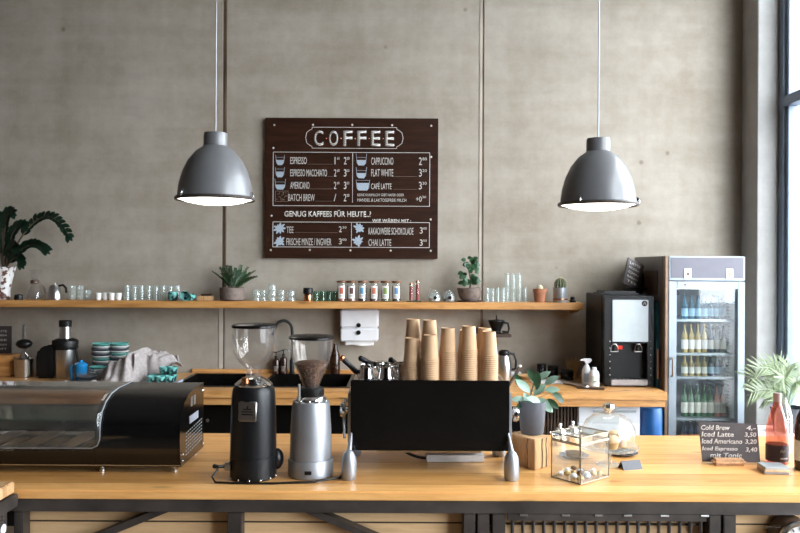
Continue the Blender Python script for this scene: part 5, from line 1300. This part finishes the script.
for i, (dx, dy) in enumerate(((-.045, -.035), (.0, -.055), (.045, -.02), (-.02, .035), (.035, .04))):
    lb = 'pale muffin under the glass dome, %s' % ['left front', 'centre front', 'right front', 'left back', 'right back'][i]
    if mf is None:
        mf = thing('muffin', (ccx+dx, ccy+dy, ZC+zp+.005), 0, lb, 'muffin', 'muffins under the glass dome')
        B().lathe([(0, 0), (.019, 0), (.027, .026)], seg=24).build('paper_case', 'straw', mf)
        B().lathe([(.027, .0265), (.031, .032), (.029, .042), (.018, .051), (0, .054)], seg=24).build('crumb_top', 'muffin', mf)
    else: dup(mf, loc=(ccx+dx, ccy+dy, ZC+zp+.005), rz=i, label=lb)
# dark plate of cookies
px_, py_ = PX(624, 452, 3.24), 3.25
tag(B().lathe([(0, 0), (.035, 0), (.060, .010), (.062, .013), (.058, .013), (.035, .004), (0, .004)], seg=34, cap=False).build('dark_plate', 'potgrey', loc=(px_, py_, ZC+.0005)), 'dark plate of brown cookies behind the cake stand', 'plate')
for k in range(7):
    a = k*PI/3; rr = .034 if k < 6 else 0
    tag(B().lathe([(0, 0), (.013, 0), (.016, .005), (.013, .010), (0, .012)], seg=14).build('cookie', 'cookie', loc=(px_+rr*math.cos(a), py_+rr*math.sin(a), ZC+(.0095 if k < 6 else .006))), 'small dark cookie on the dark plate, %s' % ['right', 'back right', 'back left', 'left', 'front left', 'front right', 'centre'][k], 'cookie', 'dark cookies on the plate')
# steel pots behind the box
for i, px in enumerate((560, 572.5)):
    D = 3.42+.05*i
    t = thing('steel_teapot', (PX(px, 440, D), D, ZC), .3*i, 'small polished steel pot with knob lid, %s behind the glass box' % ['left one', 'right one'][i], 'pot', 'steel pots behind the glass box')
    B().lathe([(0, 0), (.024, 0), (.030, .02), (.028, .05), (.020, .068)], seg=24).build('pot_body', 'chrome', t)
    B().lathe([(.021, .0685), (.018, .076), (.006, .080), (.004, .084), (.009, .090), (.006, .098), (0, .10)], seg=20).build('lid', 'chrome', t)
    B().tube([(.025, 0, .055), (.045, 0, .05), (.045, 0, .02), (.028, 0, .015)], .003).build('handle', 'chrome', t)
    B().tube([(-.026, 0, .035), (-.040, 0, .055), (-.046, 0, .06)], [.006, .004, .003]).build('spout', 'chrome', t)
tag(B().lathe([(0, 0), (.04, 0), (.062, .012), (.058, .012), (.038, .004), (0, .004)], seg=30, cap=False).lathe([(0, .005), (.034, .005), (.04, .022), (0, .03)], seg=24, mi=1).build('saucer_of_beans', ['potgrey', 'cookie'], loc=(PX(574, 456, 3.2), 3.2, ZC+.0005)), 'dark saucer heaped with brown beans behind the glass box', 'saucer')
tag(B().lathe([(.016, 0), (.017, .01), (.017, .045), (.014, .05), (0, .05)], seg=20).build('steel_shaker', 'chrome', loc=(PX(515.5, 432, 3.45), 3.45, ZC)), 'small steel shaker standing between espresso machine and plant pot', 'shaker')
# card tent
kx, ky = ON(631, 469)
ctt = thing('card_tent', (kx, ky+.01, ZC), .25, 'small folded dark grey card standing before the cake stand', 'card')
B().prism([(-.022, 0), (-.020, 0), (.001, .026), (.022, 0), (.020, 0), (.001, .030), (-.001, .030)][:0] or [(-.024, 0), (0, .032), (.024, 0), (.022, 0), (0, .0295), (-.022, 0)], -.042, .042, 'X').build('folded_card', 'potgrey', ctt)
# little knots on worktop are material; chalk sign
D = 3.12
qx0, qx1 = PX(702, 462, D), PX(760, 464, D)
sg = thing('chalk_price_sign', ((qx0+qx1)/2, D, ZC), -.03, 'handwritten dark chalkboard price sign for iced coffees on the counter', 'sign')
sw = (qx1-qx0)/2; shh = .158
tm = Matrix.Translation((0, 0, .004)) @ Matrix.Rotation(-.16, 4, 'X')
B().prism([(-sw+.004, 0), (sw, .0), (sw-.002, shh-.004), (-sw-.006, shh+.006)], 0, .005, 'Y', bev=.001, mtx=tm).build('slate_board', 'slate', sg)
rows_ = [('Cold Brew', '4,-', .128), ('Iced Latte', '3,50', .101), ('Iced Americano', '3,20', .073), ('Iced Espresso', '3,40', .041)]
for s_, p_, z in rows_:
    w_ = {9: .118, 10: .132, 14: .165, 13: .145}[len(s_)]
    text(s_, -sw+.004, -sw+.004+w_, z, z+.020, -.0006, 'chalk', sg, 'chalk_text', mtx=tm, bold=.02, slant=.18)
    text(p_, sw-.058 if p_ != '4,-' else sw-.050, sw-.010, z-.002, z+.019, -.0006, 'chalk', sg, 'chalk_text', mtx=tm, bold=.02, slant=.18)
text('mit Tonic', -sw+.035, -sw+.165, .018, .036, -.0006, 'chalk', sg, 'chalk_text', mtx=tm, bold=.02, slant=.18)
fx_, fy_ = PX(730, 464, 3.08), 3.075
B().box(fx_-sg.location.x-.066, fx_-sg.location.x+.066, -.055, -.004, 0, .026, bev=.010, seg=4).build('cork_foot', 'cork', sg)
# coaster stack
kx, ky = PX(773, 472, 2.99), 2.99
for k in range(3):
    tag(B().box(-.048, .046, -.042, .042, 0, .0085, bev=.002).build('coaster', ['grey', 'muffin', 'greypanel'][k], loc=(kx+.001*k, ky, ZC+.0005+.009*k), rot=(0, 0, -.12+.03*k)), 'square coaster, %s of the stack before the rosé bottle' % ['bottom', 'middle', 'top'][k], 'coaster', 'coasters before the bottle')
# rose bottle
rb = thing('rose_wine_bottle', (PX(777, 462, 3.13), 3.13, ZC), 0, 'rosé wine bottle with dark label and foil neck at the right of the counter', 'bottle')
hB = PZ(777, 393, 3.13)-ZC
pr = [(0, .012), (.030, .003), (.040, .0), (.043, .004), (.043, hB*.42), (.041, hB*.52), (.033, hB*.64), (.022, hB*.76), (.0165, hB*.84), (.0145, hB*.90), (.0145, hB*.985)]
B().lathe(pr, seg=36).build('bottle_body', 'rose', rb)
B().lathe([(.0158, hB*.80), (.0152, hB*.90), (.0162, hB*.985), (.0162, hB), (0, hB)], seg=26).build('foil_cap', 'rosecap', rb)
lb = B().lathe([(.0437, .012), (.0437, .078)], seg=36, cap=False).build('label', 'label_dark', rb)
q = B()
for a0, z, w_ in ((-1.75, .050, .25), (-1.45, .050, .2)): q.tube([((.0445)*math.cos(a0+w_*t), .0445*math.sin(a0+w_*t), z+.012*math.sin(t*PI)) for t in (0, .25, .5, .75, 1)], .0010, 5)
q.grid(lambda u, v: (.0445*math.cos(-1.75+.75*u), .0445*math.sin(-1.75+.75*u), .024+.006*v), 8, 1)
q.build('label_print', 'chalk', lb)
# dark bottle at the right edge
db = thing('dark_wine_bottle', (PX(805.5, 462, 3.02), 3.02, ZC), 0, 'dark brown bottle cut off by the right edge of the picture', 'bottle')
B().lathe([(0, 0), (.038, 0), (.040, .004), (.040, .17), (.034, .205), (.017, .25), (.0145, .30)], seg=30).build('bottle_body', 'amber', db)
B().lathe([(.0158, .262), (.016, .31), (0, .31)], seg=22).build('foil_cap', 'black', db)
B().lathe([(.0407, .04), (.0407, .12)], seg=30, cap=False).build('label', 'label_cream', db)
# clear water bottle behind the rose bottle
wb2 = thing('clear_bottle', (PX(783.5, 455, 3.3), 3.3, ZC), 0, 'clear glass bottle standing just behind the rosé bottle', 'bottle')
B().lathe([(0, .004), (.035, .002), (.036, .006), (.036, .16), (.026, .195), (.015, .22), (.0145, .245), (.013, .245), (.013, .22), (.024, .194), (.034, .158), (.034, .008), (0, .006)], seg=26, cap=False).build('bottle_body', 'glass_clear_soft', wb2)

# ================================================================ LIGHT, CAMERA
w = bpy.data.worlds.new('overcast_sky'); sc.world = w; w.use_nodes = True
n = w.node_tree.nodes; l = w.node_tree.links; bg = n['Background']
tc = n.new('ShaderNodeTexCoord'); sp = n.new('ShaderNodeSeparateXYZ'); l.new(tc.outputs['Generated'], sp.inputs[0])
l.new(ramp(n, l, sp.outputs['Z'], [(0, (.86, .92, 1.0)), (1, (.90, .95, 1.0))]), bg.inputs['Color'])
bg.inputs['Strength'].default_value = 20.0
def portal(loc, rot, sx, sy):
    ld = bpy.data.lights.new('window_daylight', 'AREA'); ld.shape = 'RECTANGLE'; ld.size = sx; ld.size_y = sy
    ld.cycles.is_portal = True
    o = bpy.data.objects.new('window_daylight', ld); C.objects.link(o); o.location = loc; o.rotation_euler = rot
for y0, y1 in ((2.5, 5.45), (-.6, 2.2)):
    portal((XW+.24, (y0+y1)/2, 2.45), (0, PI/2, 0), 3.8, y1-y0)
cam = bpy.data.cameras.new('camera'); co = bpy.data.objects.new('camera', cam); C.objects.link(co)
cam.sensor_width = 36; cam.lens = F/800*36; cam.clip_start = .05
co.location = (0, 0, CAMZ); co.rotation_euler = (PI/2, -TH, 0); sc.camera = co
sc.view_settings.view_transform = 'Standard'; sc.view_settings.look = 'None'
sc.view_settings.exposure = 0.0; sc.view_settings.gamma = 1.0
sc.cycles.transparent_max_bounces = 32; sc.cycles.max_bounces = 10; sc.cycles.diffuse_bounces = 5
sc.cycles.sample_clamp_indirect = 6
